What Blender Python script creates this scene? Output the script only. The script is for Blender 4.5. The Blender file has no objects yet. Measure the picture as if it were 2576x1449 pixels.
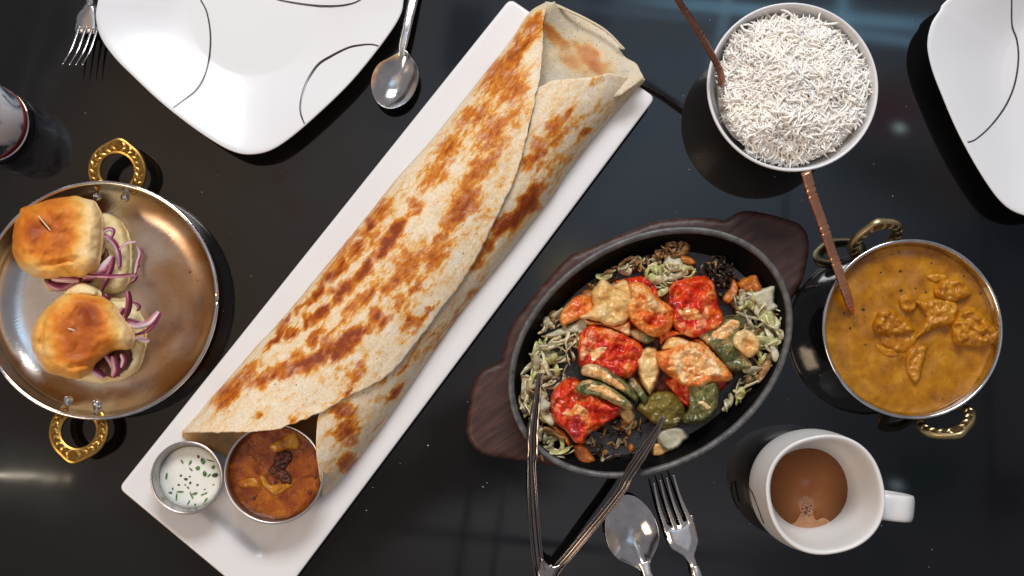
import bpy, math, random
import numpy as np
from mathutils import Vector, Matrix, noise
from mathutils.geometry import delaunay_2d_cdt

random.seed(7)
R = random.Random(7)
SC = bpy.context.scene
COL = SC.collection

# ------------------------------------------------------------------ camera
S = 0.345e-3            # metres of table per unit of the 2576 x 1449 reading of the photograph
H = 1.10                # camera height over the table
TILT = math.radians(4.05)
CAM = Vector((0, -H * math.tan(TILT), H))
cam_data = bpy.data.cameras.new('camera')
cam = bpy.data.objects.new('camera', cam_data)
COL.objects.link(cam)
cam.location = CAM
cam.rotation_euler = (TILT, 0, 0)
FPX = (H / math.cos(TILT)) / S
cam_data.sensor_width = 36
cam_data.lens = 36 * FPX / 2576
cam_data.clip_end = 50
SC.camera = cam

# ------------------------------------------------------------------ view
SC.view_settings.view_transform = 'Standard'
SC.view_settings.look = 'None'
SC.view_settings.exposure = 0
SC.view_settings.gamma = 1

# ------------------------------------------------------------------ world: the dim room and its windows, as the glass table mirrors them
world = bpy.data.worlds.new('World')
SC.world = world
world.use_nodes = True
wt = world.node_tree
wt.nodes.clear()
W = lambda t: wt.nodes.new(t)
def wlink(a, b): wt.links.new(a, b)
def wmath(op, a, b=None, c=None, clamp=False):
    n = W('ShaderNodeMath'); n.operation = op; n.use_clamp = clamp
    for i, v in enumerate((a, b, c)):
        if v is None: continue
        if isinstance(v, (int, float)): n.inputs[i].default_value = v
        else: wlink(v, n.inputs[i])
    return n.outputs[0]
tc = W('ShaderNodeTexCoord')
sep = W('ShaderNodeSeparateXYZ'); wlink(tc.outputs['Generated'], sep.inputs[0])
dz = wmath('MAXIMUM', sep.outputs['Z'], 0.12)
U = wmath('MULTIPLY', wmath('DIVIDE', sep.outputs['X'], dz), H / S / 1000)          # thousands of units across
V = wmath('MULTIPLY', wmath('DIVIDE', sep.outputs['Y'], dz), -H / S / 1000)
U = wmath('ADD', U, 1.288); V = wmath('ADD', V, 0.950)
wn = W('ShaderNodeTexNoise'); wn.inputs['Scale'].default_value = 3.0; wn.inputs['Detail'].default_value = 3
cmb = W('ShaderNodeCombineXYZ'); wlink(U, cmb.inputs[0]); wlink(V, cmb.inputs[1])
wlink(cmb.outputs[0], wn.inputs['Vector'])
nz = wmath('MULTIPLY', wmath('SUBTRACT', wn.outputs[0], 0.5), 0.22)
U2 = wmath('ADD', U, nz); V2 = wmath('ADD', V, nz)
def wmix(prev, col, fac):
    n = W('ShaderNodeMix'); n.data_type = 'RGBA'
    wlink(fac, n.inputs[0])
    if isinstance(prev, tuple): n.inputs[6].default_value = (*prev, 1)
    else: wlink(prev, n.inputs[6])
    n.inputs[7].default_value = (*col, 1)
    return n.outputs[2]
def wblob(prev, cx, cy, rx, ry, ang, col, k=1.0, p=1.0, warp=True):
    a = math.radians(ang); u, v = (U2, V2) if warp else (U, V)
    x = wmath('SUBTRACT', u, cx); y = wmath('SUBTRACT', v, cy)
    xr = wmath('ADD', wmath('MULTIPLY', x, math.cos(a) / rx), wmath('MULTIPLY', y, math.sin(a) / rx))
    yr = wmath('ADD', wmath('MULTIPLY', x, -math.sin(a) / ry), wmath('MULTIPLY', y, math.cos(a) / ry))
    d = wmath('ADD', wmath('POWER', wmath('ABSOLUTE', xr), 2 * p), wmath('POWER', wmath('ABSOLUTE', yr), 2 * p))
    f = wmath('MULTIPLY', wmath('EXPONENT', wmath('MULTIPLY', d, -1.0)), k)
    return wmix(prev, col, f)
w = (0.24, 0.23, 0.25)
w = wblob(w, 0.55, 0.45, 0.75, 0.85, 0, (0.72, 0.50, 0.33), 0.95)        # warm ceiling
w = wblob(w, 1.65, 0.25, 0.75, 0.62, 0, (0.82, 1.02, 1.30), 0.95)        # cool daylight through the glazing
w = wblob(w, 0.05, 0.05, 0.20, 0.55, 12, (0.22, 0.25, 0.28), 0.85)       # dark curtain
w = wblob(w, 0.13, 0.15, 0.025, 0.5, 14, (0.55, 0.50, 0.48), 0.5)
      # photographer's arms and shoulders
w = wblob(w, 1.45, 1.30, 0.70, 0.22, 0, (0.80, 0.80, 0.86), 0.75)
w = wblob(w, 1.02, 1.22, 0.42, 0.11, -30, (0.20, 0.15, 0.15), 0.95, 2)      # photographer's arms and shoulders
w = wblob(w, 0.75, 1.42, 0.30, 0.20, 0, (0.26, 0.20, 0.18), 0.9)
w = wblob(w, 2.20, 1.42, 0.35, 0.12, 0, (0.22, 0.24, 0.30), 0.85)
w = wblob(w, 2.55, 0.60, 0.30, 0.25, 0, (0.10, 0.14, 0.20), 0.9)
w = wblob(w, 2.40, 1.25, 0.42, 0.30, 0, (0.16, 0.18, 0.24), 0.8)
w = wblob(w, 2.26, 0.30, 0.10, 0.06, -12, (0.62, 0.10, 0.22), 0.6)       # guest in a patterned top
w = wblob(w, 2.26, 0.24, 0.09, 0.05, 0, (0.50, 0.33, 0.25), 0.6)
w = wblob(w, 2.25, 0.42, 0.16, 0.08, 10, (0.10, 0.17, 0.13), 0.7)
w = wblob(w, 2.38, 0.44, 0.07, 0.05, 60, (0.42, 0.17, 0.14), 0.5)
w = wblob(w, 2.30, 1.17, 0.10, 0.09, 30, (0.08, 0.17, 0.14), 0.6)
w = wblob(w, 2.51, 1.24, 0.06, 0.08, 0, (0.05, 0.05, 0.06), 0.75)
w = wblob(w, 2.272, 0.317, 0.016, 0.012, 20, (3.2, 4.2, 4.2), 1.0, warp=False)
w = wblob(w, 2.245, 1.217, 0.018, 0.013, 20, (2.0, 2.4, 2.6), 0.9, warp=False)
# window bars
w = wblob(w, 1.665, 0.228, 0.075, 0.010, 34, (0.02, 0.03, 0.05), 0.9, 2, False)
w = wblob(w, 2.135, 0.03, 0.014, 0.09, 0, (2.2, 4.4, 6.2), 0.8, 2, False)
w = wblob(w, 2.05, 0.025, 0.42, 0.017, 5, (2.2, 4.4, 6.2), 0.8, 2, False)
w = wblob(w, 2.20, 0.08, 0.19, 0.013, 8, (2.0, 3.8, 5.4), 0.75, 2, False)
w = wblob(w, 1.815, 0.12, 0.015, 0.22, 10, (2.0, 3.4, 4.6), 0.6, 2, False)
w = wblob(w, 1.165, 1.36, 0.008, 0.13, 8, (0.05, 0.06, 0.09), 0.9, 2, False)
w = wblob(w, 1.25, 1.36, 0.006, 0.13, 8, (0.05, 0.06, 0.09), 0.8, 2, False)
w = wblob(w, 1.25, 1.348, 0.25, 0.010, 5, (0.06, 0.07, 0.10), 0.85, 2, False)
w = wblob(w, 1.98, 0.5, 0.012, 0.12, 2, (0.25, 0.30, 0.4), 0.5, 2, False)
# pendant lamp mirrored at lower left
w = wblob(w, 0.02, 1.20, 0.16, 0.07, -4, (1.3, 1.2, 1.05), 0.6)
w = wblob(w, 0.035, 1.192, 0.085, 0.0035, 1, (26, 23, 18), 1.0, 2, False)
w = wblob(w, 0.140, 1.199, 0.020, 0.0035, 0, (18, 15, 11), 1.0, 2, False)
w = wblob(w, 0.180, 1.200, 0.005, 0.006, -30, (18, 15, 11), 1.0, 2, False)
w = wblob(w, 1.42, 0.68, 0.07, 0.045, -45, (1.7, 1.4, 0.8), 0.75)
w = wblob(w, 1.50, 0.04, 0.035, 0.10, 8, (0.25, 0.33, 0.45), 0.6, 2, False)
w = wblob(w, 1.62, 0.02, 0.18, 0.012, 6, (1.3, 2.0, 2.8), 0.5, 2, False)
w = wblob(w, 1.17, 0.09, 0.055, 0.10, 6, (0.20, 0.26, 0.34), 0.8, 3, False)
w = wblob(w, 1.05, 0.10, 0.03, 0.35, 8, (0.85, 0.90, 0.95), 0.3, 1, False)
w = wblob(w, 0.02, 0.30, 0.014, 0.35, 16, (0.5, 0.45, 0.42), 0.6, 1, False)
w = wblob(w, 0.20, 0.05, 0.010, 0.25, 14, (0.5, 0.45, 0.42), 0.45, 1, False)
w = wblob(w, 0.72, 0.47, 0.03, 0.02, 30, (0.62, 0.12, 0.18), 0.35)
w = wblob(w, 0.76, 0.55, 0.03, 0.02, 30, (0.60, 0.14, 0.14), 0.3)
w = wblob(w, 1.28, 1.18, 0.16, 0.06, -35, (0.05, 0.05, 0.06), 0.7)
w = wblob(w, 1.62, 1.38, 0.25, 0.010, 3, (0.06, 0.07, 0.10), 0.6, 2, False)
w = wblob(w, 1.90, 1.33, 0.18, 0.012, 8, (0.7, 0.75, 0.85), 0.5, 1, False)
w = wblob(w, 2.48, 0.95, 0.012, 0.45, 0, (0.08, 0.09, 0.13), 0.6, 2, False)
bg = W('ShaderNodeBackground'); bg.inputs[1].default_value = 1.0
wlink(w, bg.inputs[0])
wo = W('ShaderNodeOutputWorld'); wlink(bg.outputs[0], wo.inputs[0])

# ------------------------------------------------------------------ lamps
def area(name, loc, target, sx, sy, power, col):
    L = bpy.data.lights.new(name, 'AREA'); L.shape = 'RECTANGLE'; L.size = sx; L.size_y = sy
    L.energy = power; L.color = col
    o = bpy.data.objects.new(name, L); COL.objects.link(o)
    o.location = loc
    o.rotation_euler = (Vector(target) - Vector(loc)).to_track_quat('-Z', 'Y').to_euler()
    return o
area('window_light', (0.05, 1.75, 1.75), (0.0, 0.05, 0), 1.1, 0.7, 51, (0.96, 0.98, 1.0))
area('warm_room_light', (-1.5, -0.9, 1.5), (-0.3, -0.1, 0), 0.8, 0.8, 17, (1.0, 0.74, 0.50))

# ------------------------------------------------------------------ reading the photograph
CT, ST = math.cos(TILT), math.sin(TILT)
def D2W(x, y, z=0.0):
    dx = (x - 1288) / FPX; dy = (724.5 - y) / FPX
    # camera axes: right (1,0,0), up (0,cos,sin), forward (0,sin,-cos)
    d = Vector((dx, dy * CT + ST, dy * ST - CT))
    t = (z - H) / d.z
    return CAM + d * t
def D2Wn(P, z):
    P = np.asarray(P, float); z = np.broadcast_to(np.asarray(z, float), P.shape[:1])
    dx = (P[:, 0] - 1288) / FPX; dy = (724.5 - P[:, 1]) / FPX
    d = np.stack([dx, dy * CT + ST, dy * ST - CT], 1)
    t = (z - H) / d[:, 2]
    return np.array(CAM)[None] + d * t[:, None]
FR = {'A': (0, 469.6, .3704), 'B': (1261, 805, .2778), 'C': (1677, 603.7, .2778), 'E': (335.4, 1006, .2778)}
for c in range(4):
    for r in range(3):
        FR['%d%d' % (c, r)] = (644 * c, 483 * r, 1 / 3.0)
def F(f, pts):
    x0, y0, k = FR[f]
    return [(x0 + a * k, y0 + b * k) for a, b in pts]
def wlen(px, z=0.03):
    return px * S * (H - z) / H

# ------------------------------------------------------------------ objects
def empty(name, loc, label=None, cat=None, group=None):
    o = bpy.data.objects.new(name, None); o.empty_display_size = 0.02
    COL.objects.link(o); o.location = loc
    tag(o, label, cat, group); return o
def tag(o, label=None, cat=None, group=None, kind=None):
    if label: o['label'] = label
    if cat: o['category'] = cat
    if group: o['group'] = group
    if kind: o['kind'] = kind
    return o
def mk(name, verts, faces, mat, parent=None, attr=None, smooth=True, base=None):
    V_ = np.asarray(verts, float)
    if parent is not None:
        org = np.zeros(3); p = parent
        while p is not None:
            org = org + np.array(p.location); p = p.parent
    else:
        org = base if base is not None else np.array([V_[:, 0].mean(), V_[:, 1].mean(), V_[:, 2].min()])
    me = bpy.data.meshes.new(name)
    me.from_pydata((V_ - org).tolist(), [], [tuple(int(i) for i in f) for f in faces])
    if smooth: me.polygons.foreach_set('use_smooth', [True] * len(me.polygons))
    if attr is not None:
        a = me.attributes.new('mask', 'FLOAT', 'POINT')
        a.data.foreach_set('value', np.asarray(attr, 'f'))
    me.materials.append(mat); me.update()
    o = bpy.data.objects.new(name, me); COL.objects.link(o)
    if parent is not None: o.parent = parent
    else: o.location = org
    return o

def catmull(P, n=6, closed=True):
    P = [np.array(p, float) for p in P]; out = []; N = len(P)
    rng = range(N) if closed else range(N - 1)
    for i in rng:
        if closed: a, b, c, d = P[i - 1], P[i], P[(i + 1) % N], P[(i + 2) % N]
        else: a, b, c, d = P[max(i - 1, 0)], P[i], P[i + 1], P[min(i + 2, N - 1)]
        for k in range(n):
            t = k / n
            out.append(0.5 * ((2 * b) + (-a + c) * t + (2 * a - 5 * b + 4 * c - d) * t * t + (-a + 3 * b - 3 * c + d) * t ** 3))
    if not closed: out.append(P[-1])
    return np.array(out)
def resample(P, step, closed=True):
    P = np.asarray(P, float)
    Q = np.vstack([P, P[:1]]) if closed else P
    L = np.r_[0, np.cumsum(np.linalg.norm(np.diff(Q, axis=0), axis=1))]
    n = max(int(L[-1] / step), 8)
    t = np.linspace(0, L[-1], n + 1)
    if closed: t = t[:-1]
    return np.stack([np.interp(t, L, Q[:, k]) for k in range(Q.shape[1])], 1)
def nz3(x, y, z, sc):
    return noise.noise(Vector((x * sc, y * sc, z * sc)))
def fbm(P, sc, seed=0, octv=3):
    out = np.zeros(len(P))
    for i, p in enumerate(P):
        v = Vector((p[0] * sc + seed * 7.3, p[1] * sc - seed * 3.1, (p[2] * sc if len(p) > 2 else 0) + seed))
        a, s = 1.0, 0.0
        for o in range(octv):
            s += a * noise.noise(v); v = v * 2.03; a *= .5
        out[i] = s
    return out
def inside(P, poly):
    x, y = P[:, 0], P[:, 1]; c = np.zeros(len(P), bool); n = len(poly); j = n - 1
    for i in range(n):
        xi, yi = poly[i]; xj, yj = poly[j]
        m = ((yi > y) != (yj > y)) & (x < (xj - xi) * (y - yi) / ((yj - yi) if abs(yj - yi) > 1e-12 else 1e-12) + xi)
        c ^= m; j = i
    return c
def distpoly(P, poly):
    A = poly; B = np.roll(poly, -1, 0); d = np.full(len(P), 1e9)
    for a, b in zip(A, B):
        ab = b - a; L = max((ab ** 2).sum(), 1e-12)
        t = np.clip(((P - a) @ ab) / L, 0, 1)
        d = np.minimum(d, np.linalg.norm(P - (a + t[:, None] * ab), axis=1))
    return d
def fillpoly(outline, step, smooth=True, ragged=0, seed=0):
    o = catmull(outline, 6) if smooth else np.asarray(outline, float)
    o = resample(o, step)
    if ragged:
        nn = fbm(o, 1 / (step * 4), seed, 3); c = o.mean(0); d = o - c
        o = o + d / np.linalg.norm(d, axis=1)[:, None] * (nn * ragged)[:, None]
    mn, mx = o.min(0), o.max(0); pts = []; r = 0; y = mn[1]
    while y < mx[1]:
        x = mn[0] + (step / 2 if r % 2 else 0)
        while x < mx[0]:
            pts.append((x + R.uniform(-.18, .18) * step, y + R.uniform(-.18, .18) * step)); x += step
        y += step * .87; r += 1
    pts = np.array(pts) if pts else np.zeros((0, 2))
    if len(pts):
        pts = pts[inside(pts, o)]
    if len(pts):
        pts = pts[distpoly(pts, o) > step * .55]
    n = len(o)
    allp = np.vstack([o, pts])
    vs, es, fs, *_ = delaunay_2d_cdt([Vector(p) for p in allp], [(i, (i + 1) % n) for i in range(n)], [], 1, 1e-7)
    P = np.array([tuple(v) for v in vs]); f = [tuple(x) for x in fs]
    d = distpoly(P, o); d[d < step * .02] = 0
    f2 = []
    for t in f:
        a, b, c = P[t[0]], P[t[1]], P[t[2]]
        ar = (b[0] - a[0]) * (c[1] - a[1]) - (b[1] - a[1]) * (c[0] - a[0])
        f2.append(t if ar < 0 else (t[0], t[2], t[1]))    # image y runs down: up-facing = negative area
    return P, d, f2
def sheet(name, outline, ztop, thick, mat, parent=None, step=6, smooth=True, attr=None, ragged=0, seed=0):
    """a solid whose outline is read off the photo at its own height; ztop(P, d) -> z of the top, thick(P, d) or number"""
    P, d, f = fillpoly(outline, step, smooth, ragged, seed)
    z = ztop(P, d) if callable(ztop) else np.full(len(P), ztop)
    th = thick(P, d) if callable(thick) else np.full(len(P), thick)
    top = D2Wn(P, z); bot = top.copy(); bot[:, 2] -= th
    n = len(P); F_ = list(f) + [(a + n, c + n, b + n) for a, b, c in f]
    cnt = {}
    for t in f:
        for i in range(3):
            e = (t[i], t[(i + 1) % 3]); cnt[e] = 1
    for (a, b) in list(cnt):
        if (b, a) not in cnt: F_.append((b, a, a + n, b + n))
    A = None
    if attr is not None:
        a_ = attr(P, d); A = np.r_[a_, a_]
    return mk(name, np.vstack([top, bot]), F_, mat, parent, A)
def dome(zb, h, edge, p=2.0, bump=0.0, bs=.03, seed=0, slope=(0, 0)):
    def f(P, d):
        q = 1 - np.clip(d / edge, 0, 1)
        z = zb + h * (1 - q ** p) ** (1 / p)
        if bump: z = z + bump * fbm(P, bs, seed) * np.clip(d / (edge * .5), 0, 1)
        c = P.mean(0)
        return z + (P[:, 0] - c[0]) * slope[0] + (P[:, 1] - c[1]) * slope[1]
    return f
def under(zb, zf, ratio=1.0):
    """thickness so that the underside sits flat at zb - small"""
    return lambda P, d: np.maximum(zf(P, d) - zb, 0.0006) * ratio
def pillow(name, outline, zb, h, edge, mat, parent=None, step=5, bump=0, bs=.04, seed=0, p=2.0, ragged=0, attr=None, slope=(0, 0), smooth=True):
    zf = dome(zb, h, edge, p, bump, bs, seed, slope)
    return sheet(name, outline, zf, lambda P, d: 0.0012 + 0.8 * (zf(P, d) - zb).clip(0), mat, parent, step, smooth, attr, ragged, seed)

def loft(name, rings, mat, parent=None, cap=(True, True), closed=True, attr=None, smooth=True):
    n = len(rings[0]); Vv = [tuple(p) for r in rings for p in r]; Fc = []
    m = n if closed else n - 1
    for i in range(len(rings) - 1):
        for j in range(m):
            k = (j + 1) % n
            Fc.append((i * n + j, i * n + k, (i + 1) * n + k, (i + 1) * n + j))
    if cap[0]:
        c = np.mean(np.asarray(rings[0], float), 0); Vv.append(tuple(c)); q = len(Vv) - 1
        Fc += [(q, (j + 1) % n, j) for j in range(m)]
    if cap[1]:
        c = np.mean(np.asarray(rings[-1], float), 0); Vv.append(tuple(c)); q = len(Vv) - 1; o = (len(rings) - 1) * n
        Fc += [(q, o + j, o + (j + 1) % n) for j in range(m)]
    ob = mk(name, Vv, Fc, mat, parent, attr, smooth)
    return ob
def lathe(name, prof, c, mat, parent=None, seg=96, cap=(True, True), shape=None):
    rings = []
    for r, z in prof:
        ring = []
        for k in range(seg):
            a = 2 * math.pi * k / seg; s = shape(a, z) if shape else 1
            ring.append((c[0] + r * s * math.cos(a), c[1] + r * s * math.sin(a), z))
        rings.append(ring)
    return loft(name, rings, mat, parent, cap)
def sweepgeo(path, wf, tf, seg=8, roll=None, up=(0, 0, 1), sq=1.0):
    path = [Vector(p) for p in path]; n = len(path); V_ = []; F_ = []
    for i, p in enumerate(path):
        t = (path[min(i + 1, n - 1)] - path[max(i - 1, 0)]).normalized()
        u = Vector(up); lat = t.cross(u)
        if lat.length < 1e-6: lat = t.cross(Vector((1, 0, 0)))
        lat.normalize(); nn = lat.cross(t).normalized()
        s = i / (n - 1)
        if roll: 
            a = roll(s); lat, nn = lat * math.cos(a) + nn * math.sin(a), nn * math.cos(a) - lat * math.sin(a)
        w_ = wf(s) if callable(wf) else wf; th = tf(s) if callable(tf) else tf
        for k in range(seg):
            a = 2 * math.pi * k / seg + math.pi / seg
            ca, sa = math.cos(a), math.sin(a)
            if sq != 1: ca = math.copysign(abs(ca) ** sq, ca); sa = math.copysign(abs(sa) ** sq, sa)
            V_.append(tuple(p + lat * (w_ * ca) + nn * (th * sa)))
    for i in range(n - 1):
        for k in range(seg):
            q = (k + 1) % seg
            F_.append((i * seg + k, (i + 1) * seg + k, (i + 1) * seg + q, i * seg + q))
    V_.append(tuple(path[0])); V_.append(tuple(path[-1])); a, b = len(V_) - 2, len(V_) - 1
    F_ += [(a, k, (k + 1) % seg) for k in range(seg)]
    o = (n - 1) * seg
    F_ += [(b, o + (k + 1) % seg, o + k) for k in range(seg)]
    return V_, F_
def sweep(name, path, wf, tf, mat, parent=None, **kw):
    v, f = sweepgeo(path, wf, tf, **kw)
    return mk(name, v, f, mat, parent)
def path3(pts, n=8):
    """(x, y, z) with x, y on the photo and z in metres -> smooth world path"""
    q = catmull(pts, n, False)
    return [D2W(*p) for p in q]
def joined(name, geos, mat, parent=None, **kw):
    V_, F_ = [], []
    for v, f in geos:
        o = len(V_); V_ += list(v); F_ += [tuple(i + o for i in t) for t in f]
    return mk(name, V_, F_, mat, parent, **kw)

# ------------------------------------------------------------------ materials
class NT:
    def __init__(s, name):
        s.m = bpy.data.materials.new(name); s.m.use_nodes = True; s.t = s.m.node_tree
        s.b = s.t.nodes['Principled BSDF']; tc_ = s.t.nodes.new('ShaderNodeTexCoord')
        oi = s.t.nodes.new('ShaderNodeObjectInfo'); vm = s.t.nodes.new('ShaderNodeVectorMath'); vm.operation = 'MULTIPLY_ADD'
        vm.inputs[1].default_value = (7.0, 5.0, 3.0)
        s.t.links.new(oi.outputs['Random'], vm.inputs[0]); s.t.links.new(tc_.outputs['Object'], vm.inputs[2]); s.vec = vm.outputs[0]
    def n(s, t): return s.t.nodes.new(t)
    def l(s, a, b): s.t.links.new(a, b)
    def pos(s):
        g = s.n('ShaderNodeNewGeometry'); return g.outputs['Position']
    def noise(s, scale, detail=4, rough=.55, dist=0, vec=None, stretch=None, rot=0):
        n = s.n('ShaderNodeTexNoise'); n.inputs['Scale'].default_value = scale; n.inputs['Detail'].default_value = detail
        n.inputs['Roughness'].default_value = rough; n.inputs['Distortion'].default_value = dist
        v = vec or s.vec
        if stretch:
            if rot:
                mr = s.n('ShaderNodeMapping'); mr.inputs['Rotation'].default_value = (0, 0, rot); s.l(v, mr.inputs['Vector']); v = mr.outputs[0]
            mp = s.n('ShaderNodeMapping'); mp.inputs['Scale'].default_value = stretch
            s.l(v, mp.inputs['Vector']); v = mp.outputs[0]
        s.l(v, n.inputs['Vector']); return n.outputs[0]
    def math(s, op, a, b=0.0, clamp=False):
        n = s.n('ShaderNodeMath'); n.operation = op; n.use_clamp = clamp
        for i, v in enumerate((a, b)):
            if isinstance(v, (int, float)): n.inputs[i].default_value = v
            else: s.l(v, n.inputs[i])
        return n.outputs[0]
    def ramp(s, fac, stops, interp='LINEAR'):
        r = s.n('ShaderNodeValToRGB'); r.color_ramp.interpolation = interp; e = r.color_ramp.elements
        while len(e) < len(stops): e.new(0.5)
        for i, (p, c) in enumerate(stops):
            e[i].position = p; e[i].color = (*c, 1) if isinstance(c, tuple) else (c, c, c, 1)
        s.l(fac, r.inputs[0]); return r.outputs[0]
    def mix(s, f, a, b, mode='MIX'):
        n = s.n('ShaderNodeMix'); n.data_type = 'RGBA'; n.blend_type = mode
        for i, v in ((0, f), (6, a), (7, b)):
            if isinstance(v, (int, float)): n.inputs[i].default_value = v
            elif isinstance(v, tuple): n.inputs[i].default_value = (*v, 1)
            else: s.l(v, n.inputs[i])
        return n.outputs[2]
    def set(s, **kw):
        for k, v in kw.items():
            k = k.replace('_', ' ')
            i = s.b.inputs[k]
            if isinstance(v, (int, float)): i.default_value = v
            elif isinstance(v, tuple): i.default_value = (*v, 1) if len(v) == 3 and i.type == 'RGBA' else v
            else: s.l(v, i)
        return s
    def bump(s, h, strength=.3, dist=.001):
        b = s.n('ShaderNodeBump'); b.inputs['Strength'].default_value = strength; b.inputs['Distance'].default_value = dist
        s.l(h, b.inputs['Height']); s.l(b.outputs[0], s.b.inputs['Normal']); return s
    def attr(s):
        a = s.n('ShaderNodeAttribute'); a.attribute_name = 'mask'; return a.outputs['Fac']
    def specks(s, col, scale, size, speck, seedoff=0.0, keep=.3):
        v = s.n('ShaderNodeTexVoronoi'); v.inputs['Scale'].default_value = scale
        s.l(s.vec, v.inputs['Vector'])
        near = s.math('LESS_THAN', v.outputs['Distance'], size)
        sp = s.n('ShaderNodeSeparateColor'); s.l(v.outputs['Color'], sp.inputs[0])
        k = s.math('LESS_THAN', sp.outputs[0], keep)
        return s.mix(s.math('MULTIPLY', near, k), col, speck)

def simple(name, col, rough=.5, metal=0, var=.12, vs=60, bump=0, bs=200, coat=0, sss=0, ior=1.5, stretch=None):
    t = NT(name)
    nn = t.noise(vs, 4, stretch=stretch)
    lo = tuple(c * (1 - var) for c in col); hi = tuple(min(c * (1 + var), 1) for c in col)
    t.set(Base_Color=t.ramp(nn, [(.3, lo), (.7, hi)]), Roughness=rough, Metallic=metal, IOR=ior, Coat_Weight=coat)
    if sss:
        t.set(Subsurface_Weight=sss, Subsurface_Radius=(.006, .003, .0015), Subsurface_Scale=.6)
    if bump: t.bump(t.noise(bs, 4, stretch=stretch), bump, .0008)
    return t.m
def food(name, stops, scale=60, detail=6, rough=.45, bump=.35, bs=220, bd=.0008, sss=.15, coat=0, mask=0, specks=None, dist=0, stretch=None, nk=1.0, char=None):
    t = NT(name)
    f = t.noise(scale, detail, .6, dist, stretch=stretch)
    if mask:
        f = t.math('ADD', t.math('MULTIPLY', t.math('SUBTRACT', f, .5), nk), t.math('MULTIPLY', t.attr(), mask))
        f = t.math('ADD', f, 0.0, True)
    c = t.ramp(f, stops)
    if char:
        c = t.mix(t.ramp(t.noise(27, 6, .6, .6), [(.56, 0.0), (.68, .85)]), c, char)
        c = t.mix(t.ramp(t.noise(33, 5, .55, .8), [(.60, 0.0), (.67, .7)]), c, (.84, .48, .20))
    if specks:
        for sc, sz, cl, kp in specks: c = t.specks(c, sc, sz, cl, keep=kp)
    t.set(Base_Color=c, Roughness=rough, Coat_Weight=coat * .35, Coat_Roughness=.10, Specular_IOR_Level=.38)
    if sss: t.set(Subsurface_Weight=sss * .5, Subsurface_Radius=(.006, .002, .0008), Subsurface_Scale=.3)
    t.bump(t.noise(bs, 5, .6), bump, bd)
    return t.m

def srgb(r, g, b):
    f = lambda c: c / 255 / 12.92 if c <= 10 else ((c / 255 + .055) / 1.055) ** 2.4
    return (f(r), f(g), f(b))

# table glass
t = NT('black_glass')
dust = t.noise(900, 2, .5); smear = t.noise(7, 5, .6)
rr = t.ramp(smear, [(.35, .015), (.7, .06)])
c = t.ramp(t.noise(2.5, 3), [(.3, (.0022, .0022, .0025)), (.7, (.0042, .0040, .0040))])
c = t.mix(t.ramp(t.noise(1100, 2, .7), [(.54, 0.0), (.80, 1.0)]), c, (.016, .016, .0165))
c = t.specks(c, 260, .07, (.14, .14, .14), keep=.02)
t.set(Base_Color=c, Roughness=rr, IOR=1.52)
M_TABLE = t.m
# glazed ceramics
def ceramic(name, col, wav=.04):
    t = NT(name)
    t.set(Base_Color=t.ramp(t.noise(9, 3), [(.3, tuple(x * .97 for x in col)), (.7, col)]), Roughness=.32, Specular_IOR_Level=.4, Coat_Weight=.12, Coat_Roughness=.06)
    t.bump(t.noise(14, 3), wav, .0012); return t.m
M_CER = ceramic('white_ceramic', (.72, .72, .73))
M_CER2 = ceramic('ivory_ceramic', (.745, .74, .745))
M_MUG = ceramic('mug_ceramic', (.74, .73, .71))
M_INK = simple('dark_print', (.035, .028, .026), .3, var=.3)
def steel(name, col=(.62, .61, .60), r0=.16, r1=.34, scratch=True, var=.15, vs=18):
    t = NT(name)
    nn = t.noise(vs, 5, .6)
    c = t.ramp(nn, [(.25, tuple(x * (1 - var) for x in col)), (.75, tuple(min(1, x * (1 + var)) for x in col))])
    t.set(Base_Color=c, Metallic=1.0, Roughness=t.ramp(t.noise(vs * 2.2, 5), [(.3, r0), (.7, r1)]))
    if scratch: t.bump(t.noise(90, 4, stretch=(1, 14, 1), rot=.4), .12, .0003)
    return t.m
M_STEEL = steel('steel', r0=.05, r1=.20, var=.30, vs=45)  # strong tone variation paints in some reflection contrast for the spoon bowl
M_STEELB = steel('brushed_steel', (.55, .52, .50), .22, .38)
M_TONG = steel('dark_polished_steel', (.27, .24, .225), .10, .26)
M_CUT = steel('cutlery_steel', (.66, .64, .62), .08, .22, var=.25, vs=40)
M_COPPER = steel('copper', (.66, .33, .20), .24, .40, var=.25, vs=60)
M_COPPERD = steel('dark_copper', (.32, .15, .10), .26, .42, var=.25, vs=60)
M_BRASS = steel('brass', (.50, .29, .075), .28, .42, scratch=False, var=.25, vs=120)
M_BRASSD = steel('tarnished_brass', (.17, .085, .02), .35, .55, scratch=False, var=.4, vs=150)
M_BRONZE = steel('aged_brass', (.48, .38, .20), .28, .42, scratch=False, var=.25, vs=120)
M_BRONZED = steel('dark_aged_brass', (.14, .10, .055), .35, .55, scratch=False, var=.4, vs=150)
# pan floor: oily, scratched; brown to the right also paints in the room's reflection
t = NT('oil_and_reflection_pan_steel')
pan_n = t.noise(11, 5, .6); oil = t.noise(16, 4, .55, .6)
pc = t.ramp(pan_n, [(.3, (.56, .53, .49)), (.7, (.78, .76, .74))])
pc = t.mix(t.math('MULTIPLY', t.ramp(oil, [(.30, 0.30), (.58, 1.0)]), t.attr()), pc, (.40, .21, .085))
pc = t.specks(pc, 240, .13, (.25, .10, .03), keep=.05)
t.set(Base_Color=pc, Metallic=1.0, Roughness=t.math('ADD', t.ramp(t.noise(30, 5), [(.3, .13), (.7, .28)]), t.math('MULTIPLY', t.attr(), .10)))
t.bump(t.noise(60, 4, stretch=(1, 18, 1), rot=-.5), .25, .0003)
M_PAN = t.m
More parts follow.
